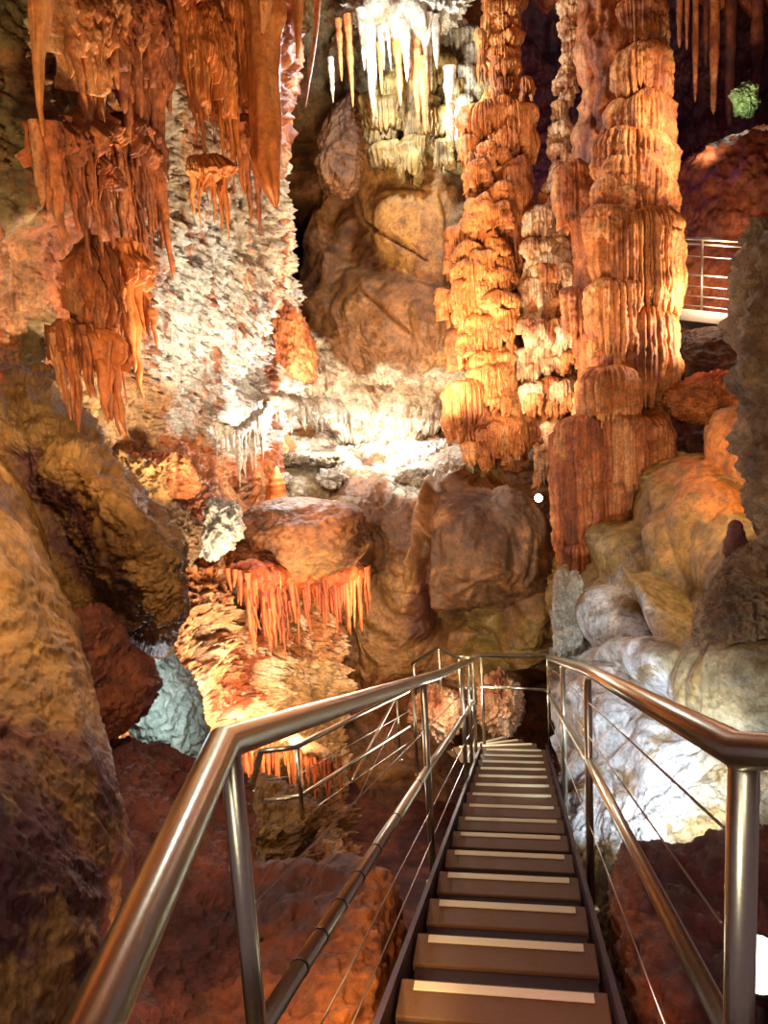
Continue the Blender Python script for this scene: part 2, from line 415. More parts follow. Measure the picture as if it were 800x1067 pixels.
# ------------------------------------------------------------------ cave shell
WH = T((236, 228, 212)); ORG = T((200, 104, 44)); RST = T((150, 70, 30)); OLV = T((140, 116, 66)); TAN = T((196, 150, 98)); BRN = T((112, 68, 36)); GRY = T((150, 140, 116), .8); PNK = T((226, 168, 118))
wl_rows = []
for py, zz in [(-180, [2.9, 3.6, 4.6, 5.6, 6.4, 7.0, 7.6, 9.5]), (-60, [2.9, 3.7, 4.7, 5.8, 6.6, 7.2, 7.7, 9.7]), (60, [2.9, 3.8, 4.9, 6.0, 6.9, 7.5, 8.0, 10.]),
               (170, [2.9, 3.8, 5.0, 6.2, 7.2, 7.9, 8.5, 10.5]), (280, [2.9, 3.8, 5.2, 6.5, 7.5, 8.4, 9.0, 10.8]), (380, [2.9, 3.9, 5.3, 6.8, 8.0, 9.0, 9.8, 11.2]),
               (460, [2.9, 3.9, 5.3, 6.9, 8.2, 9.4, 10.3, 11.6]), (530, [3.2, 4.2, 5.5, 6.9, 7.9, 9.2, 10.3, 11.2]), (600, [3.5, 4.4, 5.6, 6.8, 7.7, 9.0, 10.2, 11.]), (700, [3.6, 4.6, 5.7, 6.6, 7.5, 8.8, 10., 10.8]), (820, [3.6, 4.4, 5.4, 6.3, 7.2, 8.4, 9.6, 10.4])]:
    wl_rows.append([(x, py, z) for x, z in zip([-1900, -700, -220, -90, 10, 90, 160, 225, 272, 296], [1.5, 2.2]+zz)])
patch('wall_left', wl_rows, 540, 560, M_rust, big=.3, bigf=.7, crust=.045, crustf=4.6, seed=2, vert=.10, vertf=9.,
      rough=[(215, 330, 120, 150, 3.2), (170, 160, 60, 90, 2.8), (40, 330, 70, 150, .8)],
      tints=[(20, 200, 60, 260, OLV), (60, 330, 90, 140, T((150, 96, 46))), (62, 60, 60, 60, T((180, 130, 70), .8)), (165, 170, 55, 110, T((214, 192, 156), .9)), (215, 20, 26, 26, WH), (205, 340, 98, 125, WH, 20), (82, 300, 44, 130, T((170, 92, 44), .9)), (60, 200, 40, 60, T((140, 78, 40), .9)), (262, 230, 40, 70, T((225, 205, 175))),
             (110, 430, 50, 50, TAN), (30, 420, 60, 90, OLV), (240, 420, 60, 50, WH), (150, 520, 80, 60, T((150, 100, 56))), (200, 560, 70, 40, T((178, 128, 80)))])

bk_rows = []
for py, zz in [(-180, [11, 11.5, 12.5, 12, 11.8, 12, 12.5]), (-60, [11, 11.6, 12.6, 12, 11.8, 12, 12.5]), (60, [11, 11.8, 13, 12.2, 11.8, 12, 12.5]), (150, [11.4, 12.6, 13.5, 12.2, 11.9, 11.8, 12.5]),
               (260, [11.6, 13.4, 13.2, 12, 11.8, 11.6, 12.3]), (340, [11.6, 13., 12.4, 11.9, 11.6, 11.5, 12.]), (400, [11.4, 12, 12.2, 12.4, 12.4, 12., 12]), (450, [11.4, 12.2, 13, 13.2, 13, 12.2, 12]), (500, [11.4, 12, 12.6, 12.8, 12.6, 12, 11.6]), (640, [11.4, 11.7, 12, 12, 12, 11.6, 11.4])]:
    bk_rows.append([(x, py, z) for x, z in zip([240, 300, 350, 410, 470, 526, 540], zz)])
patch('wall_back', bk_rows, 300, 480, M_brown, big=.22, bigf=.6, crust=.07, crustf=2.2, seed=5,
      rough=[(370, 395, 90, 45, 1.6), (400, 250, 100, 120, .12)],
      tints=[(370, 395, 130, 42, T((232, 212, 180))), (430, 60, 70, 70, T((208, 196, 150))), (460, 160, 60, 40, T((214, 204, 150))), (425, 230, 40, 60, T((172, 122, 60))), (345, 30, 40, 60, T((190, 170, 130), .8)), (400, 340, 70, 50, T((128, 82, 38)))],
      dent=[(318, 150, 13, 70, -2.6, 12), (306, 262, 17, 56, -2.6, 8), (330, 60, 12, 60, -1.4), (418, 258, 44, 1.8, -.12, 42), (412, 328, 24, 1.8, -.12, 38)],
      boss=[(440, 205, 64, 110, .6, -34), (345, 240, 34, 100, .35, 4), (385, 345, 120, 60, .4, 8), (340, 140, 26, 50, .5, -20), (400, 416, 110, 22, 1.0, -2), (330, 395, 30, 26, .4), (350, 60, 20, 60, .4)])

far_rows = []
for py, zz in [(-200, [15, 15.5, 15, 14.5, 14]), (0, [15.4, 16, 15.5, 15, 14.5]), (120, [15.6, 16.5, 16, 15, 14.2]), (220, [15.6, 16.2, 15.2, 14, 13.4]), (320, [15, 15, 14.2, 13.4, 13]), (420, [14.5, 14, 13.6, 13, 12.6]), (560, [14, 13.5, 13, 12.5, 12])]:
    far_rows.append([(x, py, z) for x, z in zip([470, 600, 700, 800, 920], zz)])
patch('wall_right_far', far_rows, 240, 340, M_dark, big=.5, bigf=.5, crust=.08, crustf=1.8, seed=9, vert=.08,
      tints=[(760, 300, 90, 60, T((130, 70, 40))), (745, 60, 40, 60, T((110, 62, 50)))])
# reddish cone of rubble rising behind the walkway
V, F = rockmesh(P(790, 330, 13.2), (2.2, 1.4, 3.1), amp=.12, f=1.6, crust=.04, seed=4, n=90)
tag(mesh_ob('rock_mound', V, F, M_umber, origin=P(790, 480, 13.2)), 'red-brown rock mound rising behind the far railing', 'rock', kind='thing')

# ledge and the masses hanging below it
lg_rows = []
for py, zz in [(436, [11.9, 12.4, 12.9, 13, 12.9, 12.4, 11.6, 11.2]), (458, [11.2, 11.7, 12.1, 12.2, 12.1, 11.7, 11, 10.8]), (476, [10.6, 11.1, 11.5, 11.6, 11.5, 11.1, 10.6, 10.5]), (495, [10.2, 10.6, 11, 11.1, 10.9, 10.5, 10.2, 10.2]), (520, [9.9, 10.0, 10.4, 10.4, 10.2, 9.8, 9.8, 9.9]),
               (560, [9.8, 9.8, 10.2, 10.5, 10.0, 9.6, 9.6, 9.8]), (610, [9.9, 10., 10.6, 11, 10.3, 9.9, 9.9, 10]), (660, [10.2, 10.6, 10.6, 11, 10.8, 10.6, 10.4, 10.2]), (720, [10.4, 10.6, 10.6, 10.9, 10.8, 10.7, 10.5, 10.2]), (790, [10, 10.2, 10.2, 10.4, 10.4, 10.4, 10.2, 9.8]), (900, [9, 9, 9, 9.4, 9.4, 9.4, 9.2, 9])]:
    lg_rows.append([(x, py, z) for x, z in zip([215, 270, 320, 370, 430, 490, 560, 640], zz)])
patch('wall_lower', lg_rows, 380, 420, M_brown, big=.22, bigf=.8, crust=.03, crustf=2.6, seed=12,
      rough=[(400, 470, 160, 40, 1.8)],
      tints=[(400, 470, 130, 16, T((236, 226, 204))), (300, 480, 50, 30, T((220, 206, 180))), (436, 500, 34, 22, T((240, 230, 210))), (320, 545, 70, 40, T((126, 98, 52))), (360, 600, 40, 30, T((170, 130, 80), .7)), (400, 640, 50, 60, T((140, 96, 48))), (520, 640, 60, 50, T((128, 102, 48))), (505, 575, 70, 56, T((96, 62, 30))), (395, 560, 40, 40, T((96, 60, 30))), (450, 620, 14, 40, T((96, 50, 30))), (400, 730, 60, 30, T((130, 70, 34)))],
      boss=[(500, 580, 66, 62, .5, 12, 1.1), (540, 570, 44, 70, .45, -6, 1.1), (470, 600, 30, 60, .4, 6, 1.1), (412, 672, 52, 84, .7), (360, 605, 40, 30, .4), (345, 540, 60, 20, .3), (556, 650, 40, 60, .5), (500, 700, 60, 40, .6), (455, 710, 60, 60, .4), (370, 700, 50, 60, .3), (446, 560, 9, 60, .35, 8)],
      dent=[(455, 610, 9, 60, -.3, -8)])

# sloping ground at the right of the stairs
rt_rows = []
for py, zz in [(470, [10.4, 10.2, 9.9, 9.0, 7.9, 7.3, 6.8]), (520, [10., 9.8, 9.4, 8.4, 7.4, 6.8, 6.4]), (580, [9.6, 9.4, 8.5, 7.6, 6.8, 6.2, 5.6]), (640, [9, 8.2, 7.6, 7, 6.2, 5.6, 5]), (700, [8.4, 7.6, 6.9, 6.2, 5.6, 5.1, 4.7]), (760, [7.6, 6.9, 6.3, 5.8, 5.3, 4.9, 4.5]), (820, [6.8, 6.2, 5.7, 5.3, 5.0, 4.7, 4.4]), (890, [6, 5.5, 5.1, 4.9, 4.7, 4.5, 4.3]), (980, [5.2, 4.9, 4.7, 4.6, 4.5, 4.4, 4.2]), (1130, [4.8, 4.6, 4.5, 4.4, 4.4, 4.3, 4.2])]:
    rt_rows.append([(x, py, z) for x, z in zip([575, 615, 660, 705, 755, 820, 920, 1250], zz+[zz[-1]*.62+.4])])
patch('wall_right', rt_rows, 390, 480, M_olive, big=.16, bigf=1., crust=.035, crustf=3, seed=15,
      rough=[(700, 560, 100, 90, .3), (690, 740, 130, 90, .3)],
      tints=[(760, 780, 110, 110, T((176, 164, 140))), (650, 770, 80, 130, T((206, 208, 212))), (620, 680, 40, 40, T((180, 184, 186))), (660, 540, 60, 40, T((150, 116, 50))), (740, 560, 60, 60, T((150, 108, 50))), (785, 700, 60, 70, T((150, 134, 100))), (770, 500, 40, 60, T((190, 112, 44))), (700, 470, 50, 24, T((206, 160, 92)))],  # blue-white tints paint the pool of cool light into the slope
      boss=[(712, 530, 52, 60, .45, 20), (668, 590, 40, 56, .45, 20), (748, 545, 40, 80, .4, 26, 1.1), (715, 575, 30, 76, .4, 26, 1.1), (700, 640, 22, 48, .45), (640, 645, 38, 36, .4), (705, 705, 38, 26, .35), (790, 600, 60, 60, .4), (596, 640, 14, 42, .25), (770, 720, 70, 60, .3), (620, 740, 50, 50, .2), (790, 480, 40, 50, .5), (660, 690, 50, 18, .2)])

# cave floor under everything and the vault overhead
fx = []
for py in range(0): pass
def sheet(name, xs, ys, zf, mat, nu, nv, amp, seed, flip=False):
    X, Y = np.meshgrid(np.linspace(*xs, nu), np.linspace(*ys, nv)); G = np.stack([X, Y, zf(X, Y)], -1)
    G[..., 2] += amp*fbm(G*.9+seed, 5)+amp*.2*ridged(G*3+seed, 4)
    return tag(mesh_ob(name, G.reshape(-1, 3), gridfaces(nv, nu), mat), kind='structure')
def floorz(X, Y):
    z = -.85-.36*np.clip(Y-1.2, 0, 7)
    return z-.35+np.clip(np.abs(X)-.9, 0, 2)*.1
sheet('floor', (-7, 5), (-1.2, 12), floorz, M_purp, 200, 220, .16, 3)
def ceilz(X, Y): return 7.6-.05*(X-1)**2*.6+.08*Y
sheet('ceiling', (-7, 8), (-1, 17), ceilz, M_rust, 150, 180, .5, 8)
# ------------------------------------------------------------------ left wall formations
def blade(name, pts_l, pts_r, Z, dep, mat, label, seed=0, folds=5, tip_w=0.03, group=None, cat='stalactite', rough=0.):
    """big flattened stalactite from its two outlines (pixel lists top to bottom), built solid with folds"""
    nv, nu = 90, 64
    L_, R_ = np.array(pts_l, float), np.array(pts_r, float)
    t = np.linspace(0, 1, nv); yl = np.linspace(L_[0, 1], L_[-1, 1], nv)
    xl = np.interp(yl, L_[:, 1], L_[:, 0]); xr = np.interp(yl, R_[:, 1], R_[:, 0])
    a = np.arange(nu)/nu*2*math.pi
    cx = (xl+xr)/2; hw = np.maximum((xr-xl)/2, .4)
    s = Z/800; C0 = P(cx, yl, Z); ax = M3[:, 0]; ay = np.array([ -M3[1, 2]*0+M3[0, 2], M3[1, 2], 0]); ay /= np.linalg.norm(ay)
    rad = 1+.10*np.cos(a*folds+seed)[None]+.16*noise(np.stack([np.cos(a)[None]*2+0*t[:, None], np.sin(a)[None]*2+0*t[:, None], t[:, None]*4+0*a[None]+seed], -1))
    V = C0[:, None]+(rad*np.cos(a)*hw[:, None]*s)[..., None]*ax+(rad*np.sin(a)*np.minimum(dep, hw[:, None]*s*1.6+.01))[..., None]*ay
    if rough: V = V+(rough*fbm(V*4, 3)+rough*.5*ridged(V*10, 4))[..., None]*(np.cos(a)[None, :, None]*ax-np.sin(a)[None, :, None]*-ay)
    V = V.reshape(-1, 3); F = gridfaces(nv, nu, True)
    return tag(mesh_ob(name, V, F, mat, origin=C0[0]), label, cat, group, 'thing')

blade('stalactite', [(250, -30), (256, 20), (259, 100), (263, 170), (275, 200), (286, 217)], [(300, -30), (297, 20), (291, 40), (292, 180), (291, 205), (289, 217)], 6.3, .12, M_orange, 'broad smooth orange blade stalactite, biggest in the photo, hanging by the dark crack', 1, 4)
blade('stalactite', [(28, -30), (32, 10), (35, 60), (39, 110), (45, 143)], [(60, -30), (53, 10), (45, 60), (44, 110), (47, 143)], 3.9, .09, M_orange, 'long pointed orange stalactite hanging alone at the top of the left wall', 2, 3)
blade('stalactite', [(328, -20), (327, 30), (322, 70), (317, 112)], [(336, -20), (332, 30), (326, 70), (319, 112)], 8.6, .05, M_gold, 'thin pale needle stalactite in front of the dark crack', 3, 3)
blade('stalactite', [(300, -20), (308, 40), (308, 60)], [(318, -20), (314, 40), (310, 60)], 8.4, .08, M_orange, 'short orange stalactite beside the broad orange blade', 4, 3)
blade('stalactite', [(262, -20), (270, 20), (272, 36)], [(290, -20), (279, 20), (274, 36)], 6.1, .1, M_orange, 'stubby orange stalactite in front of the broad orange blade top', 5, 3)

def drape(name, px_pts, L, n, mat, label, cat='flowstone', group=None, seed=0, tips=0, tipr=.03, parent=None, face=None, **k):
    pts = [P(*p) for p in px_pts]; line, out = poly(pts, face)
    V, F = drape_mesh(line, out, L, n, seed, **k)
    if parent is not None: return mesh_ob(name, V, F, mat, parent=parent)
    return tag(mesh_ob(name, V, F, mat, origin=pts[0]), label, cat, group, 'thing')

DR = 'flowstone draperies on the left wall'
def drapery(px_pts, Lpx, n, mat, label, seed, tips=6, group=DR, tl=(.12, .4), **k):
    """thing: curtain sheet + free tips hanging from its lower edge"""
    Zm = np.mean([p[2] for p in px_pts]); s = Zm/800
    base = P(*px_pts[0]); t = thing('drapery', base, label, 'flowstone', group)
    drape('curtain', px_pts, Lpx*s*(.62 if Lpx >= 150 else .26), int(n*1.8), mat, None, seed=seed, parent=t, **k)
    pts = [P(*p) for p in px_pts]; line, out = poly(pts); r = random.Random(seed)
    W = np.linalg.norm(pts[-1]-pts[0]); N = int(n*(2.4 if Lpx >= 150 else 3.6))
    for i in range(N):
        u = (i+r.uniform(.1, .9))/N; win = min(1, math.sin(math.pi*min(max(u, .02), .98))*1.9)**.6
        big_ = r.random() < .45; uu = np.array([u])
        p = line(uu)[0]+out(uu)[0]*r.uniform(.05, .17 if big_ else .24)
        top = (r.uniform(-.02, .12) if big_ else r.uniform(.1, .55))*Lpx*s; p[2] -= top
        l = max(.12, (Lpx*s*r.uniform(.62, 1.12)*(.6+.4*win)*(1 if Lpx >= 150 else 1.15)-top)*(1 if big_ else r.uniform(.35, .8)))
        rad = W/n*(r.uniform(.5, .9) if big_ else r.uniform(.16, .34))
        V, F = spike(p, l, min(rad, .09), seed*7+i, (r.uniform(-.04, .04), r.uniform(-.02, .02)), pow_=r.uniform(.45, .7), nu=12, nv=30, lump=.3)
        V[:, :2] += .012*noise(V*9)[:, None]
        mesh_ob('strand', V, F, mat, parent=t)
    return t
kw = dict(depth=.085, swell=.08, ragged=.85, lumpy=.05, cap=.12, wave=.045, vdetail=.02, per=13)
drapery([(52, -20, 4.3), (78, -24, 4.7), (104, -24, 5.1)], 150, 9, M_gold, 'tan drapery topping the left wall beside the lone orange stalactite', 11, 7, **kw)
drapery([(96, -24, 4.9), (122, -24, 5.3), (152, -20, 5.7)], 205, 10, M_rust, 'dark rust drapery with long parallel folds high on the left wall', 12, 7, **kw)
drapery([(150, -24, 5.9), (172, -28, 6.1), (186, -24, 6.3)], 105, 6, M_orange, 'short orange drapery left of the white patch at the top edge', 13, 5, **kw)
drapery([(184, 6, 6.2), (204, 2, 6.3), (224, 26, 6.5)], 210, 9, M_orange, 'orange drapery reaching down to the white crust, split into fingers', 14, 9, **kw)
drapery([(224, -24, 6.5), (244, -28, 6.5), (262, -20, 6.7)], 190, 8, M_orange, 'golden orange drapery just left of the broad orange blade', 15, 7, **kw)
drapery([(60, 128, 4.6), (78, 118, 4.8), (96, 130, 5.0)], 80, 7, M_gold, 'small tan drapery with pale tips over a dark hollow', 16, 7, **kw)
drapery([(66, 165, 4.6), (84, 156, 4.7), (98, 166, 4.8)], 90, 6, M_rust, 'rust drapery in the middle of the left wall hanging over a hollow', 17, 6, **kw)
drapery([(100, 130, 5.2), (122, 122, 5.4), (146, 134, 5.7)], 130, 9, M_rust, 'rust fringe of thin columns left of the white crust', 18, 12, **kw)
drapery([(28, 128, 4.1), (48, 118, 4.2), (64, 130, 4.4)], 120, 6, M_rust, 'rust drapery below the lone orange stalactite', 19, 3, **kw)
drapery([(66, 262, 4.7), (86, 252, 4.8), (104, 266, 4.9)], 150, 8, M_rust, 'long rust drapery running down beside the white crust', 20, 5, **kw)
drapery([(100, 258, 5.), (112, 250, 5.1), (122, 262, 5.3)], 130, 4, M_orange, 'narrow smooth orange pipe drapery touching the white crust', 21, 2, **{**kw, 'lumpy': .04, 'wave': .03})
drapery([(48, 340, 4.6), (66, 334, 4.65), (84, 342, 4.7)], 100, 5, M_rust, 'dark rust pointed drapery hanging lowest on the left wall', 22, 3, **kw)
drapery([(80, 345, 4.7), (92, 340, 4.8), (104, 350, 4.9)], 95, 4, M_orange, 'orange pointed drapery hanging lowest beside the white crust', 23, 2, **{**kw, 'lumpy': .04, 'wave': .03})
drapery([(196, 165, 6.3), (210, 160, 6.3), (222, 168, 6.4)], 80, 5, M_orange, 'small orange drapery with clawed tips over the white crust', 24, 7, **kw)
drapery([(238, 130, 6.6), (250, 124, 6.7), (262, 132, 6.8)], 95, 5, M_rust, 'small rust drapery wrapped round a hollow beside the broad blade', 25, 5, **kw)
# icicle fringe at the foot of the white crust
def fringe(px_pts, n, lr, rr, mat, label, seed, group=None, lipd=.12, liph=.12, lipmat=None, name='stalactite_fringe', flat=1.):
    Zm = np.mean([p[2] for p in px_pts]); s = Zm/800; base = P(*px_pts[0]); t = thing(name, base, label, 'stalactite', group)
    pts = [P(*p) for p in px_pts]; line, out = poly(pts); r = random.Random(seed)
    a = np.arange(14)/14*2*math.pi; C_ = line(np.linspace(0, 1, 80)); O = out(np.linspace(0, 1, 80))
    tp = np.clip(np.sin(np.linspace(0, math.pi, 80))*2.2, .02, 1)**.7
    V = C_[:, None]+O[:, None]*(lipd*tp[:, None]*np.cos(a)[None])[..., None]+np.array([0, 0, 1.])*(liph*tp[:, None]*(np.sin(a)[None]+.3*noise(C_*5)[:, None]))[..., None]
    V = V+(.35*lipd*noise(V*4+seed))[..., None]*O[:, None]+(.04*ridged(V*11, 3))[..., None]*np.array([0, 0, 1.])
    mesh_ob('lip', V.reshape(-1, 3), gridfaces(80, 14, True), lipmat or mat, parent=t)
    for i in range(n):
        u = np.array([(i+r.uniform(.1, .9))/n]); p = line(u)[0]+out(u)[0]*r.uniform(-.3, .9)*lipd
        V, F = spike(p, r.uniform(*lr)*s*(1 if r.random() > .25 else .55)+liph*.5, r.uniform(*rr), seed+i, (r.uniform(-.03, .03), r.uniform(-.03, .03)), pow_=.55, nv=16, nu=10, lump=.3)
        mesh_ob('stalactite', V, F, mat, parent=t)
    return t
fringe([(226, 440, 8.1), (246, 452, 8.4), (262, 440, 8.7), (276, 425, 9.0)], 30, (18, 56), (.014, .035), M_white, 'white icicle fringe at the foot of the white crust wall', 31, lipd=.07, liph=.06)
fringe([(270, 418, 9.2), (292, 420, 9.6), (315, 424, 10.1), (345, 424, 10.5), (362, 430, 10.8)], 30, (8, 26), (.02, .05), M_white, 'short bright white icicle fringe over the shining ledge', 32)
# ------------------------------------------------------------------ orange fringe and pink crust below the ledge
rows = []
for py, zz in [(560, [7.6, 7.9, 8.2, 8.6, 9.2]), (600, [7.4, 7.7, 8.0, 8.4, 9.4]), (650, [7.2, 7.5, 7.9, 8.5, 9.6]), (700, [6.9, 7.2, 7.7, 8.6, 9.6]), (750, [6.6, 6.9, 7.4, 8.6, 9.4]), (810, [6.3, 6.5, 7, 8.0, 9]), (880, [6, 6.1, 6.6, 7.4, 8.4]), (960, [5.6, 5.8, 6.2, 6.8, 7.6])]:
    rows.append([(x, py, z) for x, z in zip([120, 175, 230, 290, 360], zz)])
patch('rock_wall', rows, 260, 380, M_pink, big=.22, bigf=1.5, crust=.14, crustf=4.2, seed=21, boss=[(205, 705, 75, 16, .25, -52), (180, 660, 60, 20, .25, -20), (250, 740, 80, 16, .25, -50), (215, 640, 60, 22, .25, 10)], kind='thing', label='pinkish orange crusty rock face under the orange stalactite fringe', cat='rock', origin=P(230, 880, 6.6),
      rough=[(190, 700, 60, 70, 1.3)], tints=[(215, 590, 60, 26, T((196, 120, 60))), (310, 720, 50, 50, T((206, 160, 104))), (300, 650, 60, 40, T((150, 88, 40))), (330, 800, 70, 80, T((160, 116, 60))), (250, 700, 14, 60, T((150, 70, 30)), 30)])
drapery([(252, 596, 7.55), (262, 590, 7.6), (276, 590, 7.8), (290, 592, 8.0)], 80, 12, M_deep, 'orange drapery at the thick end of the stalactite fringe below the ledge', 41, 14, group=None, depth=.06, swell=.06, ragged=.5, caph=.1)
fringe([(240, 592, 7.5), (270, 596, 7.8), (300, 600, 8.1), (335, 600, 8.4), (358, 594, 8.6), (372, 588, 9.)], 84, (20, 66), (.018, .042), M_deep, 'long fringe of orange stalactites hanging under the brown ledge', 42, lipd=.2, liph=.14)
rock('overhanging_ledge', 308, 560, 8.55, 72, 38, .7, M_brown, 'brown overhanging ledge that carries the long orange fringe', 'rock', seed=44, amp=.12, crust=.012, n=90, block=.12)
fringe([(236, 770, 6.3), (262, 765, 6.5), (290, 768, 6.8), (320, 778, 7.), (350, 790, 7.3)], 40, (24, 62), (.018, .035), M_deep, 'low orange stalactite fringe seen below the left handrail', 43, lipd=.1, liph=.07, lipmat=M_pink)

# ------------------------------------------------------------------ rocks of the middle distance
rock('boulder', 255, 868, 5.2, 72, 38, .5, M_ochre, 'ochre rubble heap behind the short lower railing posts', 'rock', seed=8, amp=.2, crust=.035, n=80)
rock('boulder', 455, 745, 9.4, 24, 28, .4, M_pink, 'pinkish lit rock left of the stair foot', 'rock', seed=9, amp=.2, crust=.06)
rock('boulder', 520, 735, 9.6, 20, 30, .4, M_pink, 'speckled pink rock behind the last steps of the stairs', 'rock', seed=10, amp=.2, crust=.06)
# slabs of the back wall
rock('rock_slab', 364, 152, 12.1, 26, 46, .4, M_brown, 'narrow brown slab leaning beside the dark crack', 'rock', seed=14, amp=.15, crust=.04, block=.2, tilt=.4, crustf=3)
rock('rock_stub', 306, 358, 9.6, 18, 46, .3, M_rust, 'orange rock knob hanging over the white icicles', 'rock', seed=16, amp=.2, crust=.03, tilt=-.35)
V, F = spike(P(288, 552, 9.3), 66*9.3/800, .2, 5, (.06, 0), True, lump=.3, nu=30, nv=40, pow_=.7)
tag(mesh_ob('stalagmite', V, F, M_orange, origin=P(288, 552, 9.3)), 'small orange stalagmite standing on the near edge of the ledge', 'stalagmite', kind='thing')
# stone shelf with pale rimstone
shelf = thing('rimstone_ledge', P(390, 480, 11), 'pale shining rimstone ledge crossing the middle of the cave', 'rock')
patch('shelf', [[(262, 468, 11.3), (320, 466, 12.), (380, 463, 12.5), (440, 461, 12.3), (500, 456, 11.6)], [(262, 474, 10.9), (320, 473, 11.5), (380, 471, 11.8), (440, 468, 11.6), (500, 460, 11.)], [(264, 482, 10.6), (318, 481, 11.1), (380, 479, 11.4), (440, 476, 11.2), (498, 466, 10.7)], [(268, 492, 10.4), (318, 492, 10.8), (380, 490, 11.0), (440, 486, 10.8), (496, 474, 10.5)], [(272, 508, 10.2), (318, 508, 10.5), (380, 506, 10.7), (440, 500, 10.6), (494, 486, 10.4)], [(276, 524, 10.2), (318, 526, 10.5), (380, 524, 10.7), (440, 516, 10.6), (494, 500, 10.5)], [(276, 530, 10.8), (318, 532, 11.3), (380, 530, 11.4), (440, 522, 11.3), (494, 508, 10.9)]],
      240, 90, M_white, big=.05, bigf=1.2, crust=.012, crustf=5, seed=53, parent=shelf, tints=[(385, 512, 140, 22, T((148, 120, 78))), (480, 490, 40, 16, T((150, 116, 70))), (300, 500, 50, 14, T((168, 142, 100))), (436, 497, 24, 11, T((240, 232, 214))), (345, 498, 16, 10, T((226, 216, 196))), (385, 515, 34, 6, T((214, 200, 170)))])
for i, (x, y, Z, w, h) in enumerate([(436, 497, 10.6, 22, 6), (300, 478, 10.8, 26, 4), (340, 480, 10.9, 18, 4), (345, 498, 10.6, 11, 8), (288, 500, 10.3, 13, 5)]):
    V, F = rockmesh(P(x, y, Z), (w*Z/800, .25, h*Z/800), amp=.3, crust=.05, crustf=8, seed=50+i, n=40)
    mesh_ob('rimstone_dam', V, F, M_white, parent=shelf)

# pale rocks hanging between the left wall and the pink face
rock('boulder', 222, 548, 7.4, 26, 30, .3, M_pale, 'pale pitted rock tongue above the pink rock face', 'rock', seed=17, amp=.22, crust=.04, tilt=.5)
rock('boulder', 160, 500, 7.0, 44, 26, .3, M_rust, 'rust-coloured rounded rock under the white crust', 'rock', seed=18, amp=.2, crust=.04)
rock('boulder', 165, 560, 6.6, 40, 34, .3, M_grey, 'grey-brown lump under the rust-coloured rock', 'rock', seed=19, amp=.22, crust=.05, tilt=.4)
rock('boulder', 130, 520, 6.4, 40, 44, .3, M_ochre, 'speckled ochre lump at the edge of the left wall', 'rock', seed=20, amp=.22, crust=.05, tilt=.5)
rock('boulder', 195, 530, 7.2, 20, 26, .3, M_umber, 'small dark red-brown rock wedged beside the pale pitted tongue', 'rock', seed=27, amp=.22, crust=.05)

# ------------------------------------------------------------------ near left rocks
rows = []
for py, zz in [(400, [2.2, 2.9, 3.7, 4.3, 4.8]), (470, [2.0, 2.6, 3.2, 3.7, 4.4]), (560, [1.8, 2.2, 2.6, 3.0, 3.8]), (640, [1.8, 2.1, 2.45, 2.8, 3.5]), (720, [1.75, 2.0, 2.3, 2.6, 3.2]), (790, [1.7, 1.95, 2.2, 2.5, 3.0]), (880, [1.6, 1.8, 2.1, 2.4, 2.8]), (980, [1.5, 1.7, 1.9, 2.2, 2.6]), (1140, [1.3, 1.5, 1.7, 2., 2.4])]:
    k = {400: -60, 470: -6, 560: 42, 640: 72, 720: 90, 790: 112, 880: 130, 980: 120, 1140: 80}[py]
    rows.append([(k-1300, py, zz[0]*.8+.3), (k-600, py, zz[0]*.95+.3), (k-300, py, zz[0]), (k-140, py, zz[1]), (k-50, py, zz[2]), (k-8, py, zz[3]), (k+2, py, zz[4]+.4)])
patch('near_rock', rows, 340, 320, M_ochre, big=.06, bigf=1.3, crust=.012, crustf=6, seed=31, kind='thing', label='big smooth ochre rock face nearest the left handrail', cat='rock', origin=P(0, 880, 2.2), tints=[(20, 920, 200, 150, T((78, 36, 38))), (-10, 800, 90, 50, T((100, 52, 36)))])  # purple tints paint a shadow tone into the lower rock
rows = []
for py, xs, zs in [(375, [-130, -50, 10, 60, 96, 120], [4.6, 4.6, 5.2, 5.5, 6.0, 6.6]), (430, [-110, -30, 16, 50, 80, 96], [4.4, 4.4, 4.6, 4.7, 5.2, 5.8]), (490, [-80, 6, 42, 80, 112, 126], [4.3, 4.5, 4.4, 4.0, 4.2, 5.2]), (550, [-40, 40, 78, 124, 164, 172], [4.2, 4.5, 4.4, 3.85, 4.0, 5.]),
                   (600, [-10, 60, 100, 145, 180, 186], [4.2, 4.4, 4.35, 3.85, 3.9, 4.8]), (640, [10, 76, 116, 156, 184, 188], [4.1, 4.3, 4.2, 3.9, 3.9, 4.6]), (662, [30, 90, 122, 150, 170, 176], [4.1, 4.2, 4.2, 4.1, 4.1, 4.6]), (680, [40, 100, 124, 146, 160, 166], [4.6, 4.7, 4.8, 4.9, 5., 5.4])]:
    rows.append([(x, py, z) for x, z in zip(xs, zs)])
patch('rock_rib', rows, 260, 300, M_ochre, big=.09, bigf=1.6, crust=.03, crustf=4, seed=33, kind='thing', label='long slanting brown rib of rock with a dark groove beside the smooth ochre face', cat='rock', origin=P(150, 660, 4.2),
      tints=[(86, 570, 26, 130, T((92, 50, 40)), -34), (40, 420, 80, 40, T((140, 104, 54)))])  # dark slanting tint paints shade into the groove
rock('boulder', 112, 722, 3.6, 42, 42, .3, M_umber, 'brown boulder under the pale grey gap', 'rock', seed=36, amp=.15, crust=.02)
rock('boulder', 98, 690, 3.5, 26, 56, .25, M_umber, 'narrow reddish boulder edging the smooth ochre face', 'rock', seed=37, amp=.15, crust=.02)
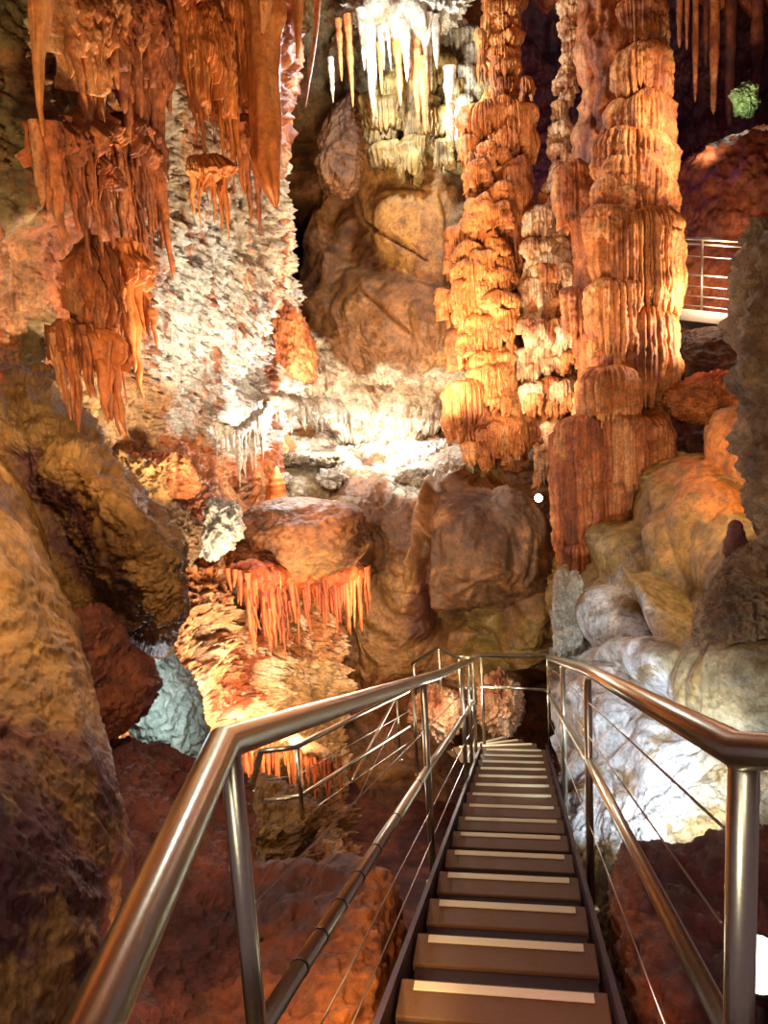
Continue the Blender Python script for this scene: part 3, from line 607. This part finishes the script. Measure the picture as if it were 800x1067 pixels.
# pale grey-green lit rock in the gap
V, F = rockmesh(P(166, 728, 5.2), (.2, .3, .6), amp=.14, f=1.6, crust=.03, crustf=6, seed=38, tilt=-.38, n=80)
tag(mesh_ob('rock_slab', V, F, M_teal, origin=P(165, 790, 5.2)), 'pale grey-green lit rock seen through the gap behind the near boulders', 'rock', kind='thing')
V, F = rockmesh(P(118, 668, 5.0), (.34, .2, .24), amp=.2, f=1.6, crust=.03, seed=39, n=60)
tag(mesh_ob('rock_slab', V, F, M_teal, origin=P(140, 690, 5.0)), 'small pale grey-green rock at the top of the gap', 'rock', kind='thing')
# dark slope filling the lower left
rows = []
for py, zz in [(745, [2.6, 3.0, 3.4, 3.6, 3.8, 4.]), (790, [2.2, 2.6, 3.0, 3.3, 3.6, 3.8]), (850, [1.9, 2.3, 2.6, 2.9, 3.2, 3.4]), (930, [1.7, 2.0, 2.3, 2.6, 2.8, 3.0]), (1020, [1.5, 1.75, 2.0, 2.3, 2.5, 2.7]), (1150, [1.2, 1.5, 1.7, 1.9, 2.1, 2.3])]:
    rows.append([(x, py+dy, z) for x, z, dy in zip([-1100, -260, -80, 40, 130, 200, 262], [zz[0]*.9]+zz, [0, 0, 0, 0, 15, 40, 60])])
patch('near_slope', rows, 280, 300, M_purp, big=.12, bigf=1.4, crust=.03, crustf=4, seed=41, kind='thing', label='dark purple-brown rock slope under the left handrail', cat='rock', origin=P(0, 1100, 2.))
# block left of the stairs, cut vertically at its right side
def block(name, x0, x1, y0, y1, z0, z1, mat, label, seed, amp=.05):
    c = [(x0+x1)/2, (y0+y1)/2, (z0+z1)/2]; r = [(x1-x0)/2, (y1-y0)/2, (z1-z0)/2]
    V, F = rockmesh(c, r, amp=amp, f=2.2, crust=.035, crustf=5, block=1.6, seed=seed, n=130)
    t = np.concatenate([np.broadcast_to(lin((196, 116, 46)), (len(V), 3)), (np.clip((V[:, :1]-x1+.22)/.2, 0, 1)*.8 if x1 < 0 else np.clip((x0+.16-V[:, :1])/.15, 0, 1)*.6)], 1)  # orange tint paints warm light onto the side facing the stairs
    return tag(mesh_ob(name, V, F, mat, tint=t, origin=(c[0], c[1], z0)), label, 'rock', kind='thing')
block('cut_rock', -2.0, -.55, .9, 3.15, -2.4, -.46, M_umber, 'brown boulder cut off square at the left side of the stairs', 61)
block('cut_rock', .375, 2.2, 1.0, 3.35, -2.4, -.42, M_purp, 'purple boulder cut off square at the right side of the stairs', 62)

# ------------------------------------------------------------------ right side
rock('boulder', 768, 635, 5.4, 30, 62, .35, M_grey, 'rough grey-brown stub of stalagmite above the right handrail', 'stalagmite', seed=71, amp=.16, crust=.03, crustf=7, tilt=.35, n=90)
V, F = spike(P(768, 600, 5.6), .42, .12, 12, (-.02, 0), True, lump=.35, nu=28, nv=30, pow_=.45)
tag(mesh_ob('stalagmite', V, F, M_purp, origin=P(768, 600, 5.6)), 'dark knobby stalagmite standing on the right slope', 'stalagmite', kind='thing')
rock('boulder', 592, 640, 8.1, 14, 42, .2, M_pale, 'pale upright rock stub below the tall orange column', 'rock', seed=75, amp=.16, crust=.03, block=.3)
rock('rock_arch', 745, 415, 8.8, 50, 26, .4, M_gold, 'orange rock arching over a dark purple hollow', 'rock', seed=79, amp=.15, crust=.03, n=80)
rock('rock_arch', 776, 470, 8.2, 20, 66, .35, M_gold, 'orange rock pillar closing the dark hollow', 'rock', seed=80, amp=.15, crust=.03, tilt=.15, n=70)
rock('boulder', 730, 478, 9.4, 34, 24, .35, M_umber, 'red-brown rock inside the dark hollow', 'rock', seed=81, amp=.2, crust=.04)
blade('stalagmite', [(786, 228), (777, 248), (774, 300), (771, 345), (773, 400), (780, 450), (790, 505), (796, 600)], [(794, 228), (800, 240), (810, 262), (826, 300), (836, 400), (850, 600)], 5.3, .3, M_grey, 'tall rough grey-brown stalagmite at the right edge in front of the walkway', 7, 5, cat='stalagmite', rough=.10)

# ------------------------------------------------------------------ the tall orange column
colm = thing('stalagmite_column', P(635, 620, 9.3), 'tall massive orange column of stacked fluted flowstone bells', 'column')
cp = np.array([(632, -120, 9.5, 33), (634, 0, 9.5, 33), (634, 100, 9.5, 33), (638, 200, 9.45, 42), (648, 300, 9.4, 46), (648, 400, 9.4, 46), (640, 480, 9.4, 46), (625, 550, 9.4, 42), (614, 610, 9.4, 28), (618, 650, 9.4, 18)], float)
cc = catmull(cp, 200); a = np.arange(150)/150*2*math.pi
C0 = P(cc[:, 0], cc[:, 1], cc[:, 2]); rr = cc[:, 3]*9.4/800
V = C0[:, None]+np.stack([rr[:, None]*np.cos(a), rr[:, None]*.8*np.sin(a), 0*rr[:, None]*a], -1)
Rd = np.stack([np.cos(a), np.sin(a), 0*a], -1)[None]
V = V+Rd*(.12*fbm(V*1.6, 4)+.03*ridged(V*6, 4)+.05*np.abs(noise(V*np.array([7, 7, .5]))))[..., None]
mesh_ob('shaft', V.reshape(-1, 3), gridfaces(200, 150, True), M_rust, parent=colm)
for i, (cx, y0, hw, h, Z) in enumerate([
    (668, -40, 28, 50, 9.2), (667, 2, 27, 52, 9.15), (669, 50, 30, 62, 9.1), (668, 102, 35, 58, 9.1), (660, 143, 42, 46, 9.05), (672, 172, 33, 66, 9.0), (640, 184, 24, 48, 8.95), (655, 160, 30, 40, 8.9),
    (662, 222, 47, 118, 9.0), (634, 214, 26, 40, 8.85), (640, 290, 30, 90, 8.85), (682, 238, 27, 96, 8.85), (672, 325, 33, 118, 8.95), (634, 385, 32, 80, 8.9), (652, 430, 44, 90, 9.0), (612, 430, 30, 110, 9.0), (600, 480, 26, 110, 9.05), (628, 500, 34, 96, 9.05), (590, 450, 18, 80, 9.1), (606, 560, 26, 70, 9.1), (655, 480, 30, 60, 9.1), (600, 300, 16, 60, 9.2), (596, 170, 20, 60, 9.3)]):
    mat = M_gold if cx > 625 and y0 < 400 else M_rust
    V, F = tier(cx, y0, hw, h, Z, 100+i, nv=34, lumpy=.05)
    mesh_ob('drapery_tier', V, F, mat, parent=colm)

# middle flowstone column
mid = thing('flowstone_column', P(520, 490, 10.6), 'golden column of small toothed flowstone tiers left of the tall column', 'column')
cp = np.array([(524, -120, 10.8, 18), (524, 0, 10.8, 18), (524, 90, 10.8, 20), (518, 130, 10.8, 30), (516, 200, 10.8, 30), (515, 280, 10.8, 36), (516, 360, 10.8, 34), (520, 430, 10.8, 36), (520, 500, 10.8, 36)], float)
cc = catmull(cp, 160); a = np.arange(110)/110*2*math.pi
C0 = P(cc[:, 0], cc[:, 1], cc[:, 2]); rr = cc[:, 3]*10.8/800
V = C0[:, None]+np.stack([rr[:, None]*np.cos(a), rr[:, None]*.6*np.sin(a), 0*rr[:, None]*a], -1)
V = V+np.stack([np.cos(a), np.sin(a), 0*a], -1)[None]*(.12*fbm(V*2, 4)+.03*ridged(V*7, 4))[..., None]
mesh_ob('shaft', V.reshape(-1, 3), gridfaces(160, 110, True), M_gold, parent=mid)
r = random.Random(9); tl = []
for y0 in range(-30, 96, 16): tl.append((525+r.uniform(-3, 3), y0, 17+r.uniform(-2, 3), 22, 10.6))
tl += [(548, 80, 8, 30, 10.5), (507, -20, 5, 60, 10.5), (500, 30, 4, 60, 10.5), (515, 60, 6, 60, 10.5),
       (531, 108, 27, 66, 10.3), (508, 108, 30, 50, 10.35), (538, 165, 14, 150, 10.2), (532, 172, 9, 190, 10.15), (546, 160, 7, 90, 10.25)]
for i in range(54):
    y0 = 130+i*6.2; x = 510+14*math.sin(i*2.1)+r.uniform(-12, 10); tl.append((x, y0, r.uniform(9, 20), r.uniform(20, 38), 10.2+r.uniform(-.15, .1)))
tl += [(484, 235, 20, 46, 10.6), (476, 250, 14, 40, 10.7), (470, 300, 16, 40, 10.7), (485, 345, 20, 44, 10.6), (486, 396, 26, 62, 10.3), (500, 330, 20, 50, 10.3), (497, 292, 24, 56, 10.3), (520, 365, 16, 44, 10.2), (515, 440, 20, 50, 10.2)]
for i, (cx, y0, hw, h, Z) in enumerate(tl):
    V, F = tier(cx, y0, hw, h, Z, 200+i, nv=20, n=max(11, int(hw*1.3)), ragged=.8)
    mesh_ob('drapery_tier', V, F, M_gold, parent=mid)
# scaly pale tiers of the back wall left of it
bw = thing('flowstone_cascade', P(470, 200, 11.6), 'greenish cream flowstone cascade with scaly ledges high on the back wall', 'flowstone')
r = random.Random(19)
for i in range(58):
    x = r.uniform(392, 508); y0 = r.uniform(10, 150)
    if x < 420 and y0 < 60: continue
    V, F = tier(x, y0, r.uniform(10, 20), r.uniform(24, 44), 11.4-(.4*(y0-20)/150)+r.uniform(-.1, .1), 300+i, nv=16, n=14, ragged=.35)
    mesh_ob('scale_tier', V, F, M_olive if x < 470 and y0 > 20 else M_white, parent=bw)
fringe([(378, 22, 10.7), (400, 14, 10.6), (425, 20, 10.6), (455, 24, 10.6)], 15, (12, 60), (.025, .08), M_white, 'dazzling white stalactite fringe at the top of the back wall', 51, lipd=.35, liph=.3)
rock('rock_lip', 425, 8, 10.7, 64, 20, .4, M_white, 'white rock mass overhanging the dazzling fringe at the top edge', 'rock', seed=52, amp=.3, crust=.08, n=70)
for j, (x, y0, l, w) in enumerate([(384, 30, 90, .07), (432, 40, 80, .1), (440, 60, 75, .08), (446, 20, 70, .05), (414, 40, 66, .07), (468, 70, 80, .09), (352, 20, 60, .05), (362, 16, 90, .06), (344, 60, 44, .05), (395, 44, 50, .04)]):
    V, F = spike(P(x, y0, 10.6), l*10.6/800, w, 60+j, nu=22, nv=40, pow_=.5, lump=.35)
    tag(mesh_ob('stalactite', V, F, [M_white, M_rust, M_rust, M_white, M_orange, M_white, M_rust, M_rust, M_white, M_orange][j], origin=P(x, y0, 10.6)),
        ['white lit stalactite edge at the far left end of the dazzling fringe', 'rust stalactite hanging thickest under the dazzling white fringe', 'rust lower stalactite overlapping the thick rust one', 'thin white stalactite right of the thick rust ones', 'orange stalactite hanging in the hollow behind the white fringe', 'pale upright tongue of calcite right of the white fringe', 'thin rust stalactite left of the dazzling fringe', 'longer thin rust stalactite next to the dazzling fringe', 'short pale stalactite over the dark crack', 'small orange stalactite beside the white lit edge'][j], 'stalactite', kind='thing')
# narrow white knobbly column and the coral lumps below
nar = thing('knobbly_column', P(585, 480, 10.), 'slim white knobbly column squeezed against the tall orange column', 'column')
r = random.Random(29)
for i in range(26):
    y0 = -40+i*12; x = 595-8*math.sin(max(0, y0)/215*1.6)-(6 if y0 > 100 else 0)+r.uniform(-3, 3)
    V, F = tier(x, y0, r.uniform(8, 13), 22, 10.1, 400+i, nv=14, n=12, ragged=.8); mesh_ob('knob_tier', V, F, M_cream, parent=nar)
for i in range(52):
    y0 = r.uniform(212, 470); f = (y0-212)/260
    lo, hi = 540+f*6, 606-f*16
    if y0 < 300: lo = 548
    x = r.uniform(lo, hi)
    if y0 > 430: x = r.uniform(556, 590)
    V, F = tier(x, y0, r.uniform(9, 17), r.uniform(22, 46), 10.15-.2*r.random(), 440+i, nv=16, n=14, ragged=.8); mesh_ob('knob_tier', V, F, M_cream if r.random() < .75 else M_gold, parent=nar)
V, F = rockmesh(P(575, 350, 10.5), (.42, .3, 1.9), amp=.12, crust=.04, seed=91, n=80); mesh_ob('core', V, F, M_rust, parent=nar)

# far stalactites
for j, (x, y0, y1, w, mt, lb) in enumerate([(725, -60, 96, 4, M_gold, 'long golden stalactite in the far dark recess, second from the tall column'), (745, -60, 108, 6, M_gold, 'thickest golden stalactite in the far dark recess'), (736, -60, 60, 4, M_umber, 'short rust stalactite between the two golden ones'), (708, -60, 42, 4, M_rust, 'short rust stalactite hanging nearest the tall orange column'), (716, -60, 44, 3, M_rust, 'small rust stalactite next to the long golden one'), (762, -60, 120, 7, M_umber, 'dark rust stalactite left of the green lit spot'), (790, -60, 90, 8, M_umber, 'dark rust stalactite at the right edge above the green lit spot')]):
    V, F = spike(P(x, y0, 13.6), (y1-y0)*13.6/800, w*13.6/800, 80+j, nu=20, nv=40, pow_=.3, lump=.25)
    tag(mesh_ob('stalactite', V, F, mt, origin=P(x, y0, 13.6)), lb, 'stalactite', 'stalactites in the far recess', 'thing')
rock('rock_stub', 776, 104, 13.2, 12, 14, .2, M_moss, 'small green lit rock knob in the far dark recess', 'rock', seed=95, amp=.3, crust=.05)
rock('rock_mound', 755, 230, 13.8, 46, 80, .6, M_umber, 'reddish pointed mound tapering up in the far recess', 'rock', seed=96, amp=.12, crust=.02)
# ------------------------------------------------------------------ stairs
nos = lambda y: -.352-.3495*(y-2.227)
X0, X1 = -.43, .255
st = thing('staircase', (-.12, 1.2, 0), 'narrow descending staircase with pale nosing strips on every step', 'stairs')
for k in range(-3, 15):
    y = 2.227+.392*k; z = -.352-.137*k; yb = y-.392; zb = z
    V, F = box(X0+.01, X1-.01, yb+.255, y+.02, z-.035, z); o = bevel(mesh_ob('tread', V, F, M_tread, parent=st, smooth=False), .004)
    V, F = box(X0+.02, X1-.02, yb+.0, yb+.25, z-.05, z-.012); mesh_ob('step_shadow_board', V, F, M_tread2, parent=st, smooth=False)  # dark rear board paints the shadow band behind each step
    V, F = box(X0+.03, X1-.03, y-.012, y+.004, z-.137, z-.036); mesh_ob('riser', V, F, M_tread2, parent=st, smooth=False)
    V, F = box(-.375, .202, y-.03, y+.008, z+.0005, z+.006); bevel(mesh_ob('nosing_strip', V, F, M_strip, parent=o, smooth=False), .002)
# fanned winder treads at the turn
for k, (dy, ang) in enumerate([(0, .12), (.36, .3), (.70, .55)]):
    y = 8.05+dy; z = -.352-.137*(15+k)
    V, F = box(-.62, .2, -.1, .28, -.035, 0); c, s = math.cos(ang), math.sin(ang)
    V = V @ np.array([[c, s, 0], [-s, c, 0], [0, 0, 1]])+np.array([-.01-.1*k, y-.2, z]); o = mesh_ob('winder_tread', V, F, M_tread, parent=st, smooth=False)
    V, F = box(-.55, .15, .24, .28, .001, .007); V = V @ np.array([[c, s, 0], [-s, c, 0], [0, 0, 1]])+np.array([-.01-.1*k, y-.2, z]); mesh_ob('nosing_strip', V, F, M_strip, parent=o, smooth=False)
for x in (X0-.02, X1):
    ya, yb = 1.0, 8.0
    V = np.array([(xx, yy, nos(yy)+dz) for xx in (x, x+.02) for yy in (ya, yb) for dz in (-.26, .03)])
    F = [[0, 1, 3, 2], [4, 6, 7, 5], [0, 4, 5, 1], [2, 3, 7, 6], [0, 2, 6, 4], [1, 5, 7, 3]]
    mesh_ob('stringer', V, F, M_string, parent=st, smooth=False)
V, F = box(-1.5, 1.5, -.9, 1.12, -.08, 0); tag(bevel(mesh_ob('platform', V, F, M_tread, origin=(0, 0, 0), smooth=False), .005), 'platform at the head of the stairs under the camera', 'platform', kind='thing')

# ------------------------------------------------------------------ railings
H = 1.0
def rail(name, label, group=None, loc=(0, 0, 0)): return thing(name, loc, label, 'railing', group)
def tb(parent, name, pts, r, n=18, mat=None):
    V, F = tube(pts, r, n); return mesh_ob(name, V, F, mat or M_steel, parent=parent)
def post(parent, x, y, z0, z1, r=.021):
    p = tb(parent, 'post', [(x, y, z0), (x, y, z1)], r)
    V, F = tube([(x, y, z0), (x, y, z0+.012)], r*2.1, 18); mesh_ob('foot_flange', V, F, M_steel, parent=p)
    return p
GR = 'steel railings of the stairs'
Lr = rail('handrail', 'left steel railing of the stairs with the big mitred corner', GR, (-.5, 1.157, 0))
A0 = np.array((-.5, 1.157, 1.02)); B0 = np.array((-.5, 7.95, nos(7.95)+1.0))
tb(Lr, 'top_rail', [(-.30, -.2, 1.02), (-.408, .584, 1.02), A0, (-.5, 4.5, nos(4.5)+.975), B0], .0285, 28)
tb(Lr, 'mid_rail', [(-.5, 1.16, .44), (-.5, 3.9, -.458), (-.5, 7.95, nos(7.95)+.52)], .0205, 22)
for y in (1.45, 1.62, 1.82, 2.05, 2.33, 2.75, 3.4):
    z = .44-(y-1.16)*.3277
    V, F = tube([(-.5, y-.005, z+.0016), (-.5, y+.005, z-.0016)], .0222, 22); mesh_ob('joint_ring', V, F, M_joint, parent=Lr)
for y in (1.185, 3.8, 6.4, 7.2, 7.93): post(Lr, -.5, y, (-.1 if y < 1.3 else nos(y)-.2), nos(y)+.99 if y > 1.3 else 1.0, .019)
for h0, h1 in ((.70, .74), (.24, .26), (.07, .09)): tb(Lr, 'cable', [(-.5, 1.19, nos(1.19)+h0-.03), (-.5, 7.93, nos(7.93)+h1)], .0028, 6, M_cable)
Rr = rail('handrail', 'right steel railing of the stairs with the thick corner post', GR, (.31, 1.15, 0))
C1 = np.array((.32, 1.15, 1.03)); D1 = np.array((.31, 8.2, nos(8.2)+1.02))
tb(Rr, 'top_rail', [(1.5, 1.02, 1.03), C1, (.31, 3.5, .25), D1], .0285, 28)
tb(Rr, 'mid_rail', [(.32, 1.15, .53), (.31, 3.5, -.205), (.31, 8.2, nos(8.2)+.6)], .0205, 22)
post(Rr, .33, 1.16, -.2, 1.01, .0225)
tb(Rr, 'post', [(.362, 1.2, -.2), (.362, 1.2, 1.0)], .006, 12)
for y in (3.5, 5.5, 8.18): post(Rr, .31, y, nos(y)-.2, nos(y)+1.0, .019)
for h in (.93, .76, .3): tb(Rr, 'cable', [(.31, 1.19, nos(1.19)+h-.06), (.31, 8.1, nos(8.1)+h)], .0028, 6, M_cable)
Cr = rail('handrail', 'short steel railing closing the far end of the stairs', GR, (-.5, 8.25, -2.4))
za = nos(8.2)+1.02
tb(Cr, 'top_rail', [(-.5, 7.97, nos(7.95)+1.0), (-.44, 8.25, za), (.30, 8.25, za)], .026)
tb(Cr, 'mid_rail', [(-.44, 8.25, za-.36), (.31, 8.25, za-.40)], .017)
post(Cr, -.42, 8.25, -2.6, za, .018); post(Cr, .31, 8.25, -2.6, za, .016)
# railing of the path that turns away left of the stairs
def rail3(name, label, tops, drops, posts, r=.02, mids=(.35,), cables=(.2, .5)):
    pts = [P(*p) for p in tops]; t = rail(name, label, 'lower railings left of the stairs', pts[0])
    tb(t, 'top_rail', pts, r)
    for m in mids: tb(t, 'mid_rail', [p-np.array([0, 0, m]) for p in pts], r*.7)
    for m in cables: tb(t, 'cable', [p-np.array([0, 0, m]) for p in pts], .003, 6, M_cable)
    for p in posts: q = P(*p[:3]); post(t, q[0], q[1], q[2]-p[3], q[2], r*.8)
    return t
rail3('handrail', 'lower railing seen under the left handrail, in front of the orange fringe', [(262, 822, 5.2), (272, 783, 5.0), (308, 778, 5.0), (360, 752, 5.8), (425, 720, 7.2)], 0, [(264, 822, 5.2, .36), (309, 778, 5.0, .62), (430, 716, 7.3, .9)])
rail3('handrail', 'small far railing peaking above the left handrail', [(429, 692, 9.6), (457, 674, 9.3), (476, 685, 8.9), (490, 686, 8.6)], 0, [(457, 675, 9.3, .85), (431, 692, 9.6, .5), (478, 685, 8.9, .85)], .022)
rail3('handrail', 'steep thin railing crossing behind the left cables', [(368, 812, 6.2), (392, 765, 6.9), (413, 724, 7.6)], 0, [(413, 724, 7.6, .7)], .014, (), (.22,))

# ------------------------------------------------------------------ far walkway
ww = thing('walkway', P(720, 330, 11.2), 'distant steel walkway with railing behind the tall orange column', 'walkway')
a, b = P(690, 247, 11.4), P(772, 252, 10.8)
d = (b-a); 
def wl(f, dz): return a+(b-a)*f+np.array([0, 0, dz])
f0, f1 = -.6, 1.6
for dz, r_, nm in ((0, .024, 'top_rail'), (-.07, .016, 'top_rail'), (-.50, .02, 'mid_rail')): tb(ww, nm, [wl(f0, dz), wl(f1, dz)], r_)
for dz in (-.24, -.66, -.80, -.94): tb(ww, 'cable', [wl(f0, dz), wl(f1, dz)], .007, 6, M_cable)
for f in (-.45, .12+.4, 1.45): p = wl(f, 0); tb(ww, 'post', [p, p-np.array([0, 0, 1.02])], .018)
dk = np.array([.1, -.55, 0]); bk = np.array([0, .6, 0])
q = [wl(f0, -1.08)+dk, wl(f1, -1.08)+dk, wl(f1, -1.08)+bk, wl(f0, -1.08)+bk]
V = np.array(q+[p-np.array([0, 0, .16]) for p in q]); F = [[0, 1, 2, 3], [7, 6, 5, 4], [0, 4, 5, 1], [1, 5, 6, 2], [2, 6, 7, 3], [3, 7, 4, 0]]
mesh_ob('deck', V, F, M_deck, parent=ww, smooth=False)
rock('boulder', 735, 385, 10.9, 70, 40, .8, M_brown, 'brown rock bank carrying the distant walkway', 'rock', seed=97, amp=.1, crust=.02, n=80)

# ------------------------------------------------------------------ lamps and added unseen lights
def floodlight(p, tgt, label, mat, r=.07, group='cave floodlights'):
    p = np.array(p); d = np.array(tgt)-p; d /= np.linalg.norm(d)
    t = thing('floodlight', p, label, 'lamp', group)
    V, F = tube([p-d*.12, p-d*.04, p], r, 20); mesh_ob('housing', V, F, M_lampb, parent=t)
    V, F = tube([p-d*.005, p+d*.012], r*.88, 20); mesh_ob('lens', V, F, mat, parent=t)
    V, F = tube([p-d*.1, p-d*.1-np.array([0, 0, r*2.2])], r*.2, 10); mesh_ob('bracket', V, F, M_lampb, parent=t)
floodlight(P(561, 519, 8.85), EYE, 'small glaring white lamp at the foot of the knobbly column', M_lampc, .05)
floodlight(P(790, 1005, 1.8), P(600, 700, .9), 'pale lamp glowing behind the right corner post', M_lampw, .07)
def light(kind, p, energy, color, size=.15, tgt=None, ang=100, blend=.6, name='unseen_light'):  # light without a fixture: some stand for hidden lamps, others are added fill
    d = bpy.data.lights.new(name, kind); d.energy = energy; d.color = color
    if kind == 'SPOT': d.spot_size = math.radians(ang); d.spot_blend = blend; d.shadow_soft_size = size
    elif kind == 'POINT': d.shadow_soft_size = size
    elif kind == 'AREA': d.size = size
    o = bpy.data.objects.new(name, d); COL.objects.link(o); o.location = [float(v) for v in p]
    if tgt is not None: o.rotation_euler = Vector([float(a-b) for a, b in zip(tgt, p)]).to_track_quat('-Z', 'Y').to_euler()
    return o
WARM = (1, .74, .46); AMB = (1, .6, .3); NEU = (1, .86, .68); COOL = (.80, .92, 1.); GRN = (.86, 1., .78); VIO = (.5, .2, 1.)
light('SPOT', P(330, 560, 5.5), 520, NEU, .1, P(190, 240, 6.5), 110)            # washes the left wall from below
light('SPOT', P(60, 380, 2.6), 150, WARM, .1, P(60, 150, 5), 130)
light('POINT', P(305, 450, 9.0), 70, (1, .95, .9), .05)                           # behind the ledge edge: white crust
light('POINT', P(430, 452, 11.2), 25, (1, .97, .92), .08)
light('POINT', P(345, 452, 10.7), 45, (1, .97, .92), .08)
light('SPOT', P(390, 425, 10.9), 55, (1, .97, .92), .06, P(390, 478, 11.4), 130)
light('POINT', P(402, 70, 9.9), 190, COOL, .08)
light('POINT', P(480, 120, 10.8), 40, GRN, .08)
light('SPOT', P(800, 330, 8.2), 250, NEU, .08, P(650, 270, 9.), 120)            # tall column from the right
light('SPOT', P(760, 60, 7.8), 130, NEU, .08, P(660, 150, 9.2), 90)
light('SPOT', P(430, 440, 9.3), 230, NEU, .06, P(530, 240, 10.5), 110)
light('SPOT', P(600, 330, 7.4), 50, NEU, .08, P(540, 200, 10.5), 120)             # middle column
light('SPOT', P(470, 380, 8.0), 420, WARM, .12, P(370, 270, 11.5), 90)
light('SPOT', P(250, 730, 5.7), 160, NEU, .08, P(205, 670, 7.2), 130)
light('SPOT', P(330, 740, 6.2), 330, WARM, .08, P(215, 690, 7.3), 130)
light('SPOT', P(540, 430, 8.9), 90, NEU, .06, P(580, 330, 10.2), 130)           # pink face
light('POINT', P(300, 850, 6.2), 9, (1, .85, .65), .08)
light('SPOT', P(400, 650, 7.8), 110, WARM, .15, P(430, 600, 10.4), 120)
light('SPOT', P(330, 500, 7.2), 55, (1, .62, .4), .15, P(310, 590, 8.5), 110)
light('SPOT', P(690, 850, 4.2), 190, COOL, .1, P(676, 790, 5.3), 84, .9)
light('SPOT', P(690, 850, 4.2), 40, COOL, .1, P(690, 700, 5.8), 120)           # burnt-out ground right
light('SPOT', P(740, 440, 5.9), 70, WARM, .15, P(680, 560, 7.6), 110)
light('POINT', P(175, 740, 4.5), 9, COOL, .08)
light('POINT', P(480, 735, 8.6), 20, (1, .9, .8), .08)
light('SPOT', (-.6, -.8, 2.6), 60, NEU, .5, P(60, 600, 2.5), 110)  # added neutral fill near the camera
light('SPOT', P(120, 300, 2.2), 60, WARM, .15, P(60, 600, 2.8), 110)               # ochre face from above
light('SPOT', (.5, -.4, 3.1), 20, NEU, .3, (-.1, 5, -1.5), 120)
light('SPOT', (-.62, 1.6, .25), 26, AMB, .05, (-1.1, 2.4, -.7), 120)
light('SPOT', (-.40, 1.7, .1), 14, AMB, .04, (-.62, 2.5, -1.0), 60)                 # warm spill on the cut rock
light('POINT', P(768, 118, 12.6), 14, GRN, .1)
light('SPOT', P(735, 170, 12.0), 130, NEU, .1, P(735, 60, 13.6), 70)  # added spot that brightens the far stalactites
light('POINT', P(740, 170, 12.6), 40, VIO, .4)  # added violet light to colour the far recess
light('SPOT', P(740, 300, 10.2), 260, (1, .6, .4), .2, P(770, 180, 13.5), 120)
light('POINT', P(735, 290, 10.4), 14, NEU, .2)
light('POINT', P(565, 120, 13.5), 30, VIO, .3)  # added violet light in the gap behind the columns
light('POINT', P(310, 190, 14.), 3, VIO, .2)  # added violet light inside the dark crack
light('SPOT', P(700, 330, 3.4), 50, NEU, .2, P(790, 400, 5.3), 110)
light('SPOT', P(560, 980, 1.9), 10, (1, .45, .4), .1, (.7, 2.4, -.8), 130)  # added low reddish light that lifts the right boulder

w = bpy.data.worlds.new('world'); scene.world = w; w.use_nodes = True
bg = w.node_tree.nodes['Background']; bg.inputs[0].default_value = (.5, .32, .38, 1); bg.inputs[1].default_value = .18
